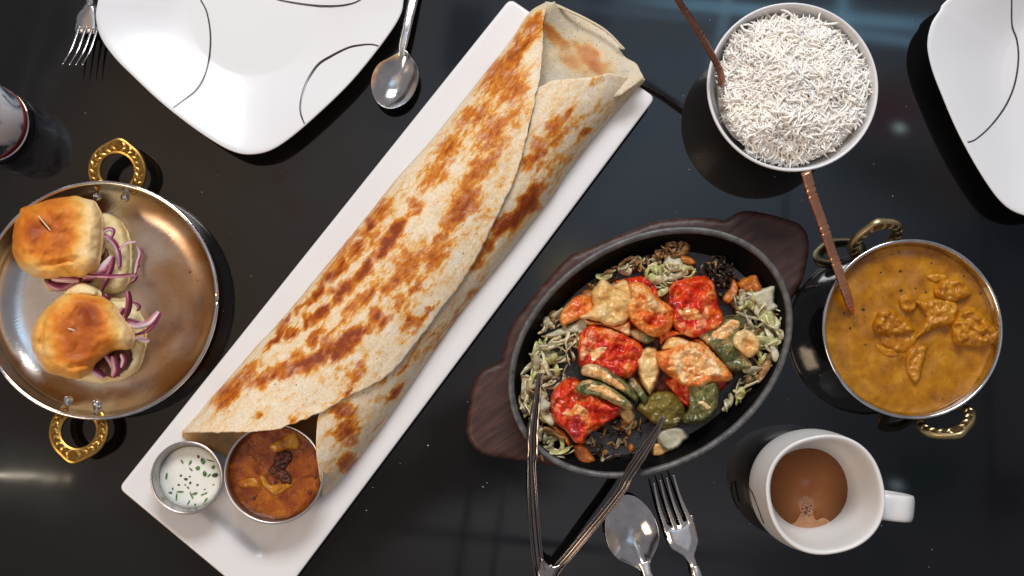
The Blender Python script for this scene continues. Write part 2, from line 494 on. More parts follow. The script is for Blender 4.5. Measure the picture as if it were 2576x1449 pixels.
# cast iron
t = NT('cast_iron')
t.set(Base_Color=t.ramp(t.noise(30, 5), [(.3, (.002, .002, .0025)), (.75, (.007, .0065, .0065))]), Roughness=t.ramp(t.noise(40, 4), [(.3, .35), (.7, .6)]), Specular_IOR_Level=.08)
t.bump(t.noise(700, 3), .5, .0005); M_IRON = t.m
t = NT('worn_iron_rim')
t.set(Base_Color=t.ramp(t.noise(160, 5), [(.3, (.06, .06, .06)), (.75, (.17, .165, .16))]), Roughness=.5, Metallic=.35)
t.bump(t.noise(700, 3), .6, .0005); M_IRONRIM = t.m
t = NT('iron_pan_floor')
c = t.ramp(t.noise(26, 6, .65), [(.32, (.006, .006, .006)), (.55, (.022, .021, .021)), (.8, (.07, .066, .065))])
t.set(Base_Color=c, Roughness=t.ramp(t.noise(50, 4), [(.3, .16), (.7, .5)]), Specular_IOR_Level=.7)
t.bump(t.noise(420, 4), .6, .0007); M_IRONFLOOR = t.m
# wood
t = NT('dark_wood')
g = t.noise(26, 6, .6, .5, stretch=(1, 9, 1), rot=math.radians(-35))
t.set(Base_Color=t.ramp(g, [(.3, (.022, .008, .006)), (.55, (.060, .022, .015)), (.8, (.105, .042, .028))]), Roughness=.5)
t.bump(g, .4, .0006); M_WOOD = t.m

# dosa
t = NT('dosa_crepe')
a = t.attr()
n1 = t.noise(300, 8, .68, .25, stretch=(.5, 1, 1), rot=math.radians(-50)); n2 = t.noise(85, 8, .70, .3, stretch=(.38, 1, 1), rot=math.radians(-50)); n3 = t.noise(520, 4, .6)
tf_ = t.math('ADD', t.math('MULTIPLY', a, 1.0), t.math('MULTIPLY', t.math('SUBTRACT', n1, .5), 1.35))
tf_ = t.math('ADD', tf_, t.math('MULTIPLY', t.math('SUBTRACT', n2, .5), 1.75))
tf_ = t.math('ADD', tf_, .04, True)
c = t.ramp(tf_, [(0.0, (.82, .68, .48)), (.20, (.80, .57, .31)), (.31, (.76, .42, .11)), (.42, (.66, .235, .022)), (.70, (.47, .115, .006)), (1.0, (.25, .04, .003))])
white = t.ramp(t.noise(75, 7, .7), [(.50, 0.0), (.66, .65)])
c = t.mix(t.math('MULTIPLY', white, t.math('SUBTRACT', 1.0, tf_, True)), c, (.82, .75, .63))
c = t.mix(.30, c, t.ramp(n3, [(.38, (.50, .44, .36)), (.58, (1, 1, 1))]), 'MULTIPLY')
c = t.specks(c, 170, .10, (.06, .02, .008), keep=.14)
t.set(Base_Color=c, Roughness=t.ramp(tf_, [(.2, .6), (.7, .45)]), Specular_IOR_Level=.35)
t.bump(t.math('ADD', n2, t.math('MULTIPLY', n3, .5)), .5, .0012)
M_DOSA = t.m
t = NT('dosa_inner')
n1 = t.noise(60, 6, .6); a = t.attr()
f = t.math('ADD', t.math('MULTIPLY', a, 1.0), t.math('SUBTRACT', n1, .45), True)
c = t.ramp(f, [(0, (.60, .52, .38)), (.3, (.62, .45, .23)), (.55, (.58, .28, .07)), (.9, (.46, .14, .02))])
c = t.specks(c, 420, .22, (.20, .18, .13), keep=.5)
t.set(Base_Color=c, Roughness=.55, Subsurface_Weight=.1, Subsurface_Radius=(.005, .003, .001), Subsurface_Scale=.5)
t.bump(t.noise(500, 3), .5, .0006); M_DOSAIN = t.m

M_BUN = food('toasted_bun', [(0, (.84, .60, .29)), (.26, (.80, .43, .09)), (.48, (.70, .225, .018)), (.72, (.47, .11, .008)), (1, (.27, .045, .004))], 60, 8, .55, .7, 200, .0012, .06, 0, 1.0, [(120, .06, (.10, .03, .01), .05)], nk=.75)
M_CRUMB = food('bread_crumb', [(.3, (.66, .40, .11)), (.46, (.84, .66, .34)), (.7, (.90, .80, .54))], 50, 6, .6, .7, 300, .0012, .15)
M_ONION = NT('red_onion')
t = M_ONION
f = t.noise(90, 4, .5, .2)
f = t.math('ADD', t.math('MULTIPLY', t.math('SUBTRACT', f, .5), .5), t.attr(), True)
t.set(Base_Color=t.ramp(f, [(0, (.74, .62, .66)), (.35, (.60, .36, .43)), (.60, (.29, .035, .11)), (1, (.11, .006, .035))]), Roughness=.25, Subsurface_Weight=.25, Subsurface_Radius=(.004, .002, .002), Subsurface_Scale=.5)
M_ONION = t.m
M_PATTY = food('dark_patty', [(.3, (.05, .018, .008)), (.6, (.16, .05, .018)), (.8, (.30, .12, .04))], 90, 6, .5, .8, 260, .0015, .05)
M_TOOTH = simple('toothpick_wood', (.74, .62, .42), .5)
M_YOG = food('yogurt', [(.3, (.72, .73, .66)), (.7, (.80, .80, .75))], 60, 4, .25, .15, 60, .0006, .25)
M_HERB = food('green_herb', [(.3, (.035, .10, .012)), (.7, (.12, .25, .04))], 200, 4, .4, .3, 500, .0003, .1)
M_HERBD = food('dark_herb', [(.3, (.018, .035, .010)), (.7, (.05, .07, .02))], 200, 4, .4, .3, 500, .0003, .05)
M_SAMBAR = food('sambar', [(.25, (.08, .008, .001)), (.42, (.20, .034, .001)), (.56, (.32, .078, .002)), (.74, (.42, .13, .006))], 85, 9, .16, .6, 130, .0022, .1, .5, specks=[(260, .12, (.05, .01, .004), .12)], dist=.8)
M_POTATO = food('curried_potato', [(.35, (.26, .060, .003)), (.52, (.46, .18, .010)), (.7, (.60, .31, .03))], 90, 7, .2, .7, 120, .0014, .2, .4)
M_SPICE = food('charred_spice', [(.35, (.022, .005, .002)), (.65, (.13, .022, .006)), (.85, (.24, .07, .015))], 140, 6, .25, 1.0, 200, .0025, .03, .4)
M_CURRY = food('yellow_curry', [(.32, (.22, .078, .001)), (.45, (.34, .128, .0015)), (.55, (.41, .165, .003)), (.70, (.54, .25, .012))], 60, 10, .20, .32, 170, .0010, .12, .4, specks=[(150, .13, (.035, .022, .006), .14), (330, .16, (.12, .04, .005), .2)], dist=.4)
M_CHUNK = food('curry_chunk', [(.3, (.34, .11, .002)), (.55, (.50, .20, .006)), (.8, (.62, .34, .05))], 80, 6, .18, .7, 130, .0022, .15, .5)
t = NT('cooked_rice')
t.set(Base_Color=t.ramp(t.noise(55, 4), [(.3, (.90, .85, .76)), (.7, (.93, .91, .87))]), Roughness=.5, Specular_IOR_Level=.2)
M_RICE = t.m
M_RICEB = food('rice_base', [(.3, (.84, .77, .64)), (.7, (.92, .88, .78))], 300, 3, .6, .8, 500, .001, .2)
M_CUMIN = simple('cumin_brown', (.10, .025, .012), .4, var=.4, vs=300)
M_TEA = food('milk_tea', [(.3, (.40, .135, .036)), (.7, (.44, .155, .044))], 25, 3, .06, .03, 60, .0002, .1)
M_FOAM = food('tea_foam', [(.3, (.44, .19, .085)), (.7, (.56, .30, .17))], 220, 5, .3, .4, 400, .0004, .1)
M_BUB = simple('bubble_brown', (.11, .035, .012), .15, var=.4, vs=500, coat=.5)
# sizzler pieces
RED = dict(rough=.26, bump=.6, bs=240, bd=.0012, sss=.10, coat=1.0)
M_RED = food('red_tikka', [(.25, (.16, .003, .002)), (.40, (.50, .008, .002)), (.52, (.66, .035, .003)), (.60, (.74, .12, .010)), (.72, (.82, .40, .12))], 38, 8, specks=[(320, .12, (.05, .01, .005), .12)], dist=.9, char=(.16, .004, .012), **RED)
M_ORANGE = food('orange_tikka', [(.30, (.50, .018, .003)), (.42, (.70, .13, .012)), (.52, (.78, .30, .06)), (.60, (.84, .54, .25)), (.8, (.90, .72, .48))], 42, 8, specks=[(320, .14, (.07, .02, .008), .14)], dist=.5, **RED)
M_BED = food('gravy_bed', [(.3, (.05, .008, .002)), (.5, (.25, .05, .006)), (.66, (.55, .22, .05))], 80, 7, .25, .8, 160, .002, .05, .3)
M_CREAM = food('creamy_onion', [(.28, (.60, .22, .03)), (.45, (.72, .44, .15)), (.65, (.80, .60, .32))], 55, 6, .25, .4, 150, .0012, .25, .4, specks=[(330, .14, (.08, .04, .012), .14)])
M_PALE = food('pale_cabbage', [(.25, (.42, .38, .25)), (.55, (.56, .53, .38)), (.8, (.66, .64, .50))], 50, 5, .4, .5, 160, .0012, .2, .1, specks=[(260, .1, (.10, .07, .03), .10)])
M_SHRED = [food('shredded_cabbage_%s' % nm, st, 90, 5, .3, .5, 220, .0010, .2, .25, stretch=(1, 3, 1)) for nm, st in (
    ('cream', [(.3, (.50, .41, .20)), (.6, (.80, .72, .48))]),
    ('green', [(.3, (.34, .33, .09)), (.7, (.62, .60, .28))]),
    ('grey', [(.3, (.24, .19, .10)), (.7, (.52, .46, .30))]),
    ('browned', [(.3, (.12, .04, .010)), (.7, (.46, .27, .10))]),
    ('charred', [(.3, (.010, .007, .005)), (.7, (.055, .028, .014))]))]
M_CARROT = food('roast_carrot', [(.3, (.36, .085, .012)), (.7, (.56, .18, .022))], 80, 5, .35, .5, 260, .0010, .15, .2)
M_PEPPER = food('sauced_green_pepper', [(.30, (.035, .040, .012)), (.43, (.10, .105, .032)), (.50, (.26, .22, .09)), (.58, (.66, .40, .18)), (.85, (.72, .56, .38))], 34, 6, .18, .4, 120, .0012, .15, .5, dist=.4)
M_PEPPERG = food('green_pepper', [(.3, (.05, .052, .014)), (.55, (.145, .14, .042)), (.75, (.34, .29, .13))], 40, 5, .18, .5, 140, .0014, .15, .5)
M_PEPPERB = food('olive_pepper', [(.3, (.08, .062, .010)), (.6, (.20, .145, .022)), (.8, (.34, .25, .06))], 40, 5, .2, .6, 160, .0016, .15, .5)
M_OIL = simple('chutney_drop', (.26, .06, .01), .08, var=.2, coat=.6)
t = NT('silvery_bottle')
f = t.noise(28, 5, .6, 1.6, stretch=(1, 1, .5))
t.set(Base_Color=t.ramp(f, [(.40, (.06, .08, .12)), (.47, (.55, .58, .65)), (.56, (.92, .92, .93))]), Roughness=.15, Coat_Weight=.6)
M_BOTTLE = t.m
M_REDRING = simple('dark_red_ring', (.17, .018, .02), .2, var=.3)
t = NT('clear_glass'); t.set(Base_Color=(.85, .87, .88), Roughness=.04, Transmission_Weight=1.0, IOR=1.45); M_GLASS = t.m

# ------------------------------------------------------------------ table
v = [(-1.6, -1.2, 0), (1.6, -1.2, 0), (1.6, 1.2, 0), (-1.6, 1.2, 0), (-1.6, -1.2, -.012), (1.6, -1.2, -.012), (1.6, 1.2, -.012), (-1.6, 1.2, -.012)]
tt = mk('table_top', v, [(0, 1, 2, 3), (7, 6, 5, 4), (0, 4, 5, 1), (1, 5, 6, 2), (2, 6, 7, 3), (3, 7, 4, 0)], M_TABLE, smooth=False)
tag(tt, 'glossy black glass table top', None, None, 'structure')

# ------------------------------------------------------------------ printed dinner plates
half = [(247, 0), (241, 40), (253, 93), (287, 143), (333, 190), (400, 253), (467, 307), (533, 353), (583, 380), (626, 389), (677, 380), (727, 350), (794, 293), (877, 213), (944, 133), (992, 67), (1011, 30), (1014, 12)]
c0 = np.array((629., 7.))
outl = half + [tuple(2 * c0 - np.array(p)) for p in half[1:-1]]
PL = [(0, .0085), (.42, .0085), (.50, .0092), (.58, .0118), (.70, .0175), (.84, .0245), (.95, .0290), (.985, .0300), (1.0, .0292), (.985, .0270), (.93, .0245), (.78, .0170), (.60, .0090), (.50, .0040), (.475, .0002), (.44, .0002), (.43, .0040), (0, .0050)]
TOPF = np.array([p[0] for p in PL[:8]]); TOPZ = np.array([p[1] for p in PL[:8]])
def make_plate(outline, label, lines):
    o = resample(catmull(outline, 8), 12)
    rim = D2Wn(o, .029); c = rim.mean(0); d = rim[:, :2] - c[:2]
    rad = np.linalg.norm(d, axis=1); rmean = rad.mean(); dirs = d / rad[:, None]
    def ring(f, z):
        k = np.clip((f - .45) / .55, 0, 1)
        rr_ = rad * k + rmean * (1 - k)
        p = dirs * (rr_ * f)[:, None] + c[:2]
        return [(x, y, z) for x, y in p]
    # make the foot and well rounder than the rim; subdivide the profile smoothly
    prof = catmull(PL, 3, False)
    rings = [ring(max(f, .002), z) for f, z in prof]
    th = empty('dinner_plate', (c[0], c[1], 0), label, 'plate', 'white plates printed with thin dark curves')
    body = loft('plate_body', rings[::-1], M_CER, th)
    ang = np.arctan2(dirs[:, 1], dirs[:, 0]); order = np.argsort(ang)
    fgrid = np.linspace(0, 1, 101)
    def surf(px, py):
        z = .02
        for _ in range(5):
            p = D2W(px, py, z); q = np.array((p.x, p.y)) - c[:2]; r = np.linalg.norm(q)
            Rr = np.interp(math.atan2(q[1], q[0]), ang[order], rad[order], period=2 * math.pi)
            kk = np.clip((fgrid - .45) / .55, 0, 1); rf = (Rr * kk + rmean * (1 - kk)) * fgrid
            f = np.interp(r, rf, fgrid); z = float(np.interp(f, TOPF, TOPZ))
        return D2W(px, py, z + .0004)
    for pts, w0, w1 in lines:
        q = resample(catmull(pts, 8, False), 5, False)
        P3 = [surf(*a_) for a_ in q]
        L = len(P3); V_ = []; F_ = []
        for i, p in enumerate(P3):
            tdir = (P3[min(i + 1, L - 1)] - P3[max(i - 1, 0)]); lat = Vector((-tdir.y, tdir.x, 0)).normalized()
            s = i / (L - 1); w_ = (w0 + (w1 - w0) * math.sin(math.pi * s) ** 1.5) * S / 2
            for sg, dz_ in ((-1, 0), (0, .00015), (1, 0)):
                a_ = p + lat * w_ * sg; V_.append((a_.x, a_.y, a_.z + dz_))
        for i in range(L - 1):
            for j in (0, 1): F_.append((i * 3 + j, i * 3 + j + 1, i * 3 + j + 4, i * 3 + j + 3))
        mk('printed_curve', V_, F_, M_INK, th)
    return th
make_plate(outl, 'white rounded square plate with three thin dark curves between the fork and the spoon',
    [([(503, -8), (505, 0), (520, 30), (529, 83), (527, 140), (515, 190), (493, 227), (460, 253), (436, 271)], 3, 4.2),
     ([(766, 311), (757, 287), (756, 260), (764, 227), (777, 197), (801, 163), (831, 143), (877, 120), (911, 113), (937, 112), (952, 116)], 3.5, 8),
     ([(690, -6), (704, 0), (761, 10), (811, 15), (857, 14), (891, 7), (912, -4)], 3.5, 5)])
cA = np.array((2711., 186.)); a = math.radians(23.8)
out2 = []
for p in outl:
    q = np.array(p) - c0
    out2.append((cA[0] + q[0] * math.cos(a) - q[1] * math.sin(a), cA[1] + q[0] * math.sin(a) + q[1] * math.cos(a)))
make_plate(out2, 'white rounded square plate cut off by the right edge, beside the rice bowl',
    [([(2543, -8), (2545, 0), (2546, 63), (2558, 100), (2562, 150), (2552, 213), (2529, 267), (2492, 317), (2455, 350), (2434, 358)], 3.5, 4.5)])

# ------------------------------------------------------------------ long platter
def quadring(cor, d, z, rad, n=8):
    cor = [np.array(c_) for c_ in cor]; m = len(cor); out = []
    # inset corners
    ins = []
    for i in range(m):
        p, a_, b_ = cor[i], cor[i - 1], cor[(i + 1) % m]
        u = (a_ - p) / np.linalg.norm(a_ - p); v_ = (b_ - p) / np.linalg.norm(b_ - p)
        s = math.sqrt(max(1 - (u @ v_) ** 2, 1e-6)); ins.append(p + (u + v_) * d / s)
    for i in range(m):
        p, a_, b_ = ins[i], ins[i - 1], ins[(i + 1) % m]
        u = (a_ - p) / np.linalg.norm(a_ - p); v_ = (b_ - p) / np.linalg.norm(b_ - p)
        for k in range(n + 1):
            s = k / n; q0 = p + u * rad; q1 = p + v_ * rad
            q = (1 - s) ** 2 * q0 + 2 * s * (1 - s) * p + s * s * q1
            out.append((q[0], q[1], z))
    return out
PR = .0215
cor = [D2W(x, y, PR) for x, y in ((1283, -4), (298, 1228), (677, 1544), (1649, 245))]
cor = [(p.x, p.y) for p in cor]
prof = [(.050, .0015, .01), (.030, .0015, .01), (.016, .0060, .009), (.004, .0165, .007), (.0006, .0196, .0065), (.0, .0206, .006), (.0006, .0213, .006), (.002, .0216, .006), (.0045, .0216, .006),
        (.020, .0207, .010), (.0255, .0204, .012), (.0275, .0198, .012), (.0300, .0182, .012), (.0330, .0158, .012), (.0355, .0143, .012), (.0375, .0136, .012), (.041, .0132, .012), (.058, .0131, .009)]
platter = loft('long_platter', [quadring(cor, d, z, r_) for d, z, r_ in prof], M_CER2, None)
tag(platter, 'long white rectangular platter running diagonally across the table under the rolled crepe', 'platter')
WELL = .0131

# ------------------------------------------------------------------ dosa
q0 = np.array((1330., 30.)); nrm = np.array((.7705, .6375)); axd = np.array((-.6375, .7705))
Lq = catmull([(1372, 6), (1330, 32), (1287, 98), (1211, 195), (1087, 350), (997, 450), (927, 538), (867, 612), (711, 800), (644, 872), (563, 966), (533, 998), (497, 1042), (458, 1084)], 8, False)
Rq = catmull([(1560, 88), (1622, 197), (1605, 222), (1560, 276), (1501, 340), (1421, 445), (1398, 484), (1287, 630), (1231, 700), (1161, 787), (1111, 857), (1037, 967), (961, 1077), (877, 1187), (817, 1249)], 8, False)
def sn(P): P = np.asarray(P); r = P - q0; return r @ axd, r @ nrm
sL, nL = sn(Lq); sR, nR = sn(Rq)
oL = np.argsort(sL); oR = np.argsort(sR)
DH = .040
def dosa_z(P, lift=0.0):
    s, n = sn(P)
    a_ = np.interp(s, sL[oL], nL[oL]); b_ = np.interp(s, sR[oR], nR[oR])
    q = np.clip((n - a_) / (b_ - a_), 0, 1)
    hh = DH * (1 + .05 * np.sin(s / 130.0) + .16 * np.clip((s - 1000) / 200, 0, 1))
    z = PR - .0045 + hh * (1 - np.abs(2 * q - 1) ** 2.3) ** .55
    return z + lift
def blobs(P, lst):
    s, n = sn(P); m = np.zeros(len(P))
    wx = P[:, 0] + 14 * fbm(P, .03, 3, 2); wy = P[:, 1] + 14 * fbm(P, .03, 9, 2)
    s2, n2 = sn(np.stack([wx, wy], 1))
    for (x, y, la, lb, k, *ang) in lst:
        s0, n0 = sn([(x, y)]); a_ = math.radians(ang[0]) if ang else 0
        ds, dn = s2 - s0, n2 - n0
        u = ds * math.cos(a_) + dn * math.sin(a_); v_ = -ds * math.sin(a_) + dn * math.cos(a_)
        m = np.maximum(m, k * np.exp(-((u / la) ** 2 + (v_ / lb) ** 2) ** (1.5 if k > .75 else 1.0) * .8))
    return m
TOAST = [(1340, 60, 40, 12, .6), (1300, 130, 70, 22, .70), (1262, 190, 60, 40, .66), (1290, 230, 60, 26, .62), (1195, 290, 60, 30, .55), (1240, 330, 80, 40, .60), (1130, 370, 50, 20, .55), (1210, 420, 70, 36, .60), (1095, 440, 60, 30, .50),
    (1177, 500, 50, 30, .72), (1150, 543, 40, 24, .74), (1044, 523, 24, 18, .8), (960, 530, 40, 22, .62), (985, 600, 50, 50, .38),
    (1000, 572, 36, 17, 1.0), (965, 622, 44, 17, 1.0), (915, 682, 48, 18, 1.0), (862, 735, 46, 17, 1.0), (810, 785, 38, 13, .95), (770, 812, 24, 9, .85), (880, 650, 150, 40, .42),
    (928, 572, 30, 18, .95), (895, 630, 36, 12, .9), (848, 684, 40, 15, .95), (805, 728, 34, 12, .85), (765, 765, 30, 8, .8), (715, 805, 24, 8, .8),
    (1027, 670, 50, 36, .66), (1077, 640, 40, 40, .62), (994, 716, 36, 22, .74), (1045, 722, 22, 16, .76), (968, 640, 20, 8, .7), (935, 730, 40, 14, .7), (1110, 600, 30, 14, .55), (1130, 560, 30, 10, .6), (1110, 590, 50, 5, .8),
    (944, 793, 26, 16, .85), (960, 815, 24, 15, .82), (890, 770, 30, 12, .62), (1010, 770, 40, 24, .5), (1035, 810, 24, 10, .75), (1065, 800, 40, 7, .8), (1085, 770, 24, 5, .8),
    (885, 845, 44, 20, .95, -15), (915, 838, 26, 14, .95), (845, 880, 44, 24, 1.0, -15), (790, 905, 60, 26, .98, -22), (735, 920, 60, 22, .9, -25), (680, 945, 60, 18, .85, -25), (625, 945, 40, 14, .75), (821, 846, 32, 8, .8), (792, 850, 30, 10, .8), (694, 853, 34, 9, .85), (730, 840, 16, 7, .8), (851, 893, 30, 12, .9),
    (563, 990, 40, 22, .74), (600, 965, 40, 18, .66), (900, 930, 40, 12, .72), (885, 945, 26, 16, .6), (652, 1046, 8, 6, .7), (732, 1056, 8, 7, .72), (880, 985, 14, 5, .8)]
TOASTR = [(1431, 287, 34, 10, .72), (1355, 367, 26, 26, .80), (1395, 327, 30, 22, .70), (1415, 340, 46, 12, .70), (1468, 333, 20, 10, .72), (1350, 385, 50, 18, .82), (1361, 423, 18, 10, .78), (1380, 410, 60, 30, .35), (1330, 505, 54, 22, .95), (1300, 545, 44, 22, .98), (1262, 572, 44, 20, 1.0), (1232, 618, 40, 16, .9), (1200, 655, 36, 12, .7),
    (1190, 735, 36, 8, .7), (1150, 800, 40, 8, .6), (861, 1030, 24, 22, .86), (868, 1080, 38, 20, .82), (885, 1110, 30, 18, .7), (877, 1160, 26, 16, .78), (994, 990, 40, 8, .78), (1012, 920, 30, 6, .7), (960, 950, 30, 12, .5), (1100, 850, 40, 10, .45)]
TOASTB = [(1388, 83, 40, 14, .85, 90), (1410, 110, 36, 14, .7, 90), (1488, 150, 60, 20, .8, 90), (1450, 160, 60, 20, .5, 90), (1500, 175, 30, 14, .8, 90)]
dosa = empty('rolled_dosa', D2W(1000, 640, PR - .004), 'giant thin rolled crepe with toasted brown streaks lying on the long white platter', 'crepe')
def ruled(name, Lp, Rp, nu, nv, zf, mask, mat, thick=.0011):
    Lp = resample(catmull(Lp, 8, False), 1, False); Rp = resample(catmull(Rp, 8, False), 1, False)
    def at(P, n): 
        i = np.linspace(0, len(P) - 1, n); return np.stack([np.interp(i, np.arange(len(P)), P[:, k]) for k in (0, 1)], 1)
    A_, B_ = at(Lp, nu), at(Rp, nu)
    rg = fbm(B_, .05, 4) * 3.5; dr = B_ - A_; ln = np.maximum(np.linalg.norm(dr, axis=1), 1)
    B_ = B_ + dr / ln[:, None] * (rg * np.clip(ln / 60, 0, 1))[:, None]
    G = A_[:, None] + (B_ - A_)[:, None] * np.linspace(0, 1, nv)[None, :, None]
    P = G.reshape(-1, 2); vv = np.tile(np.linspace(0, 1, nv), nu)
    z = zf(P, vv)
    W_ = D2Wn(P, z); F_ = []
    for i in range(nu - 1):
        for j in range(nv - 1):
            F_.append((i * nv + j, (i + 1) * nv + j, (i + 1) * nv + j + 1, i * nv + j + 1))
    o = mk(name, W_, F_, mat, dosa, mask(P))
    md = o.modifiers.new('thickness', 'SOLIDIFY'); md.thickness = thick; md.offset = -1
    return o
crinkle = lambda P: .0007 * fbm(P, .016, 5) + .00035 * fbm(P, .06, 8, 2)
flapL = [(1372, 6), (1330, 32), (1287, 98), (1211, 195), (1087, 350), (997, 450), (927, 538), (867, 612), (711, 800), (644, 872), (563, 966), (533, 998), (497, 1042), (458, 1084)]
flapR = [(1376, 8), (1362, 60), (1364, 88), (1362, 130), (1357, 190), (1330, 320), (1302, 430), (1271, 500), (1244, 560), (1207, 633), (1164, 710), (1110, 780), (1077, 826), (1031, 883), (1007, 916), (954, 960), (877, 996), (841, 1019), (804, 1039), (744, 1063), (690, 1080), (644, 1085), (570, 1086), (497, 1085), (460, 1086)]
def lowerlift(P, vv, base):
    return base
ruled('outer_flap', flapL, flapR, 260, 60, lambda P, v_: dosa_z(P, .0032) + crinkle(P) + .0012 * np.clip((v_ - .9) / .1, 0, 1), lambda P: blobs(P, TOAST), M_DOSA, .0014)
# right roll: its left edge hides under the flap
rollL = [(1345, 235), (1330, 330), (1290, 420), (1240, 500), (1200, 580), (1150, 640), (1110, 700), (1060, 770), (1010, 830), (960, 890), (900, 950), (840, 990), (803, 1040), (797, 1110), (801, 1170), (806, 1222), (816, 1249)]
rollR = [(1350, 228), (1375, 208), (1400, 200), (1480, 195), (1535, 184), (1570, 193), (1622, 197), (1605, 222), (1560, 276), (1501, 340), (1421, 445), (1398, 484), (1287, 630), (1231, 700), (1161, 787), (1111, 857), (1037, 967), (961, 1077), (877, 1187), (819, 1250)]
# match the two edges along the axis so the rows run across the roll
def along(P, n, s0, s1):
    P = resample(catmull(P, 8, False), 1, False); s, _ = sn(P); o_ = np.argsort(s); t_ = np.linspace(s0, s1, n)
    return np.stack([np.interp(t_, s[o_], P[o_, k]) for k in (0, 1)], 1)
outR = [(1345, 235), (1375, 210), (1400, 201), (1480, 195), (1535, 184), (1570, 193), (1622, 197), (1605, 222), (1560, 276), (1501, 340), (1421, 445), (1398, 484), (1287, 630), (1231, 700), (1161, 787), (1111, 857), (1037, 967), (961, 1077), (877, 1187), (817, 1249), (808, 1222), (799, 1170), (795, 1110), (803, 1040), (840, 990), (900, 950), (960, 890), (1010, 830), (1060, 770), (1110, 700), (1150, 640), (1200, 580), (1240, 500), (1290, 420), (1330, 330)]
zr = lambda P, d: dosa_z(P, 0) + crinkle(P) + .0005
sheet('inner_roll', outR, zr, .0012, M_DOSA, dosa, 5, True, lambda P, d: blobs(P, TOASTR), 1.5, 5)
# back wall seen at the far opening
outB = [(1366, 14), (1374, 6), (1388, 8), (1394, 2), (1400, 12), (1430, 28), (1470, 48), (1520, 78), (1550, 100), (1573, 124), (1560, 124), (1552, 118), (1575, 145), (1598, 158), (1604, 164), (1610, 178), (1622, 196), (1560, 240), (1480, 260), (1400, 300), (1330, 330), (1300, 250), (1330, 120)]
def zb_(P, d):
    s, n = sn(P)
    return PR + .004 + .020 * np.clip((n - 60) / 260, 0, 1) ** 2 + .012 * np.exp(-((n - 20) / 50) ** 2) + crinkle(P)
sheet('opening_lining', outB, zb_, .0012, M_DOSAIN, dosa, 6, False, lambda P, d: blobs(P, TOASTB), 1.5, 6)
rimw = D2W(1395, 12, .02)
sweep('curled_edge', path3([(1372, 8, .036), (1395, 12, .034), (1430, 27, .034), (1475, 48, .036), (1525, 78, .039), (1571, 124, .042)], 8), lambda s: .0016 * (1 - .5 * s), .0008, M_DOSAIN, dosa)
# lower leaf seen under the near end
outC = [(458, 1088), (470, 1108), (505, 1122), (545, 1136), (572, 1152), (590, 1170), (640, 1190), (800, 1200), (812, 1100), (806, 1036), (760, 1020), (600, 1030), (500, 1060)]
sheet('lower_leaf', outC, lambda P, d: PR + .0012 + .0012 * fbm(P, .03, 2) - .004 * np.clip((P[:, 0] - 600) / 100, 0, 1), .0012, M_DOSAIN, dosa, 8, True, lambda P, d: .25 * np.exp(-((P[:, 0] - 770) / 60) ** 2) + .38)

# ------------------------------------------------------------------ steel cups on the platter
def bowlgeo(name, c, rtop, rbot, z0, z1, th, mat, parent, lip=.0012, curve=1.6, seg=96, zin=None):
    prof = []
    n = 10
    for i in range(n + 1):
        s = i / n; prof.append((rbot + (rtop - rbot) * s ** (1 / curve), z0 + (z1 - z0) * s))
    prof = [(rbot * .05, z0)] + prof
    prof[-1] = (rtop - lip * .2, z1 - lip)
    prof += [(rtop + lip * .35, z1 - lip * .4), (rtop + lip * .2, z1 + lip * .2), (rtop - lip * .6, z1 + lip * .45), (rtop - lip * 1.5, z1), (rtop - lip * 1.6, z1 - lip)]
    for i in range(n - 1, -1, -1):
        s = i / n; prof.append((rbot + (rtop - rbot) * s ** (1 / curve) - th - lip * .6 * s, z0 + th + (z1 - z0 - th) * s))
    prof.append((rbot * .05, z0 + th))
    return lathe(name, prof, c, mat, parent, seg)
def circ(cx, cy, r, z):
    c_ = D2W(cx, cy, z); e = [(D2W(cx + r * math.cos(k), cy + r * math.sin(k), z) - c_).length for k in np.linspace(0, 6.283, 16)]
    return c_, sum(e) / len(e)
def surface_disc(name, c, r, z, mat, parent=None, bump=.0008, seed=0, step=.004, meniscus=.0008, extra=None, base=None):
    rings = []; nr = max(int(r / step), 6); seg = 72
    for i in range(nr + 1):
        f = max(i / nr, .01); ring = []
        for k in range(seg):
            a_ = 2 * math.pi * k / seg; x = c[0] + r * f * math.cos(a_); y = c[1] + r * f * math.sin(a_)
            zz = z + bump * noise.noise(Vector((x * 70 + seed, y * 70, 0))) + .5 * bump * noise.noise(Vector((x * 200, y * 200 + seed, 3))) + meniscus * max(0, (f - .93) / .07) ** 2
            if extra: zz += extra(x, y)
            ring.append((x, y, zz))
        rings.append(ring)
    rings.append([(c[0] + (p[0] - c[0]) * .97, c[1] + (p[1] - c[1]) * .97, z - .004) for p in rings[-1]])
    return loft(name, rings, mat, parent, (True, True))

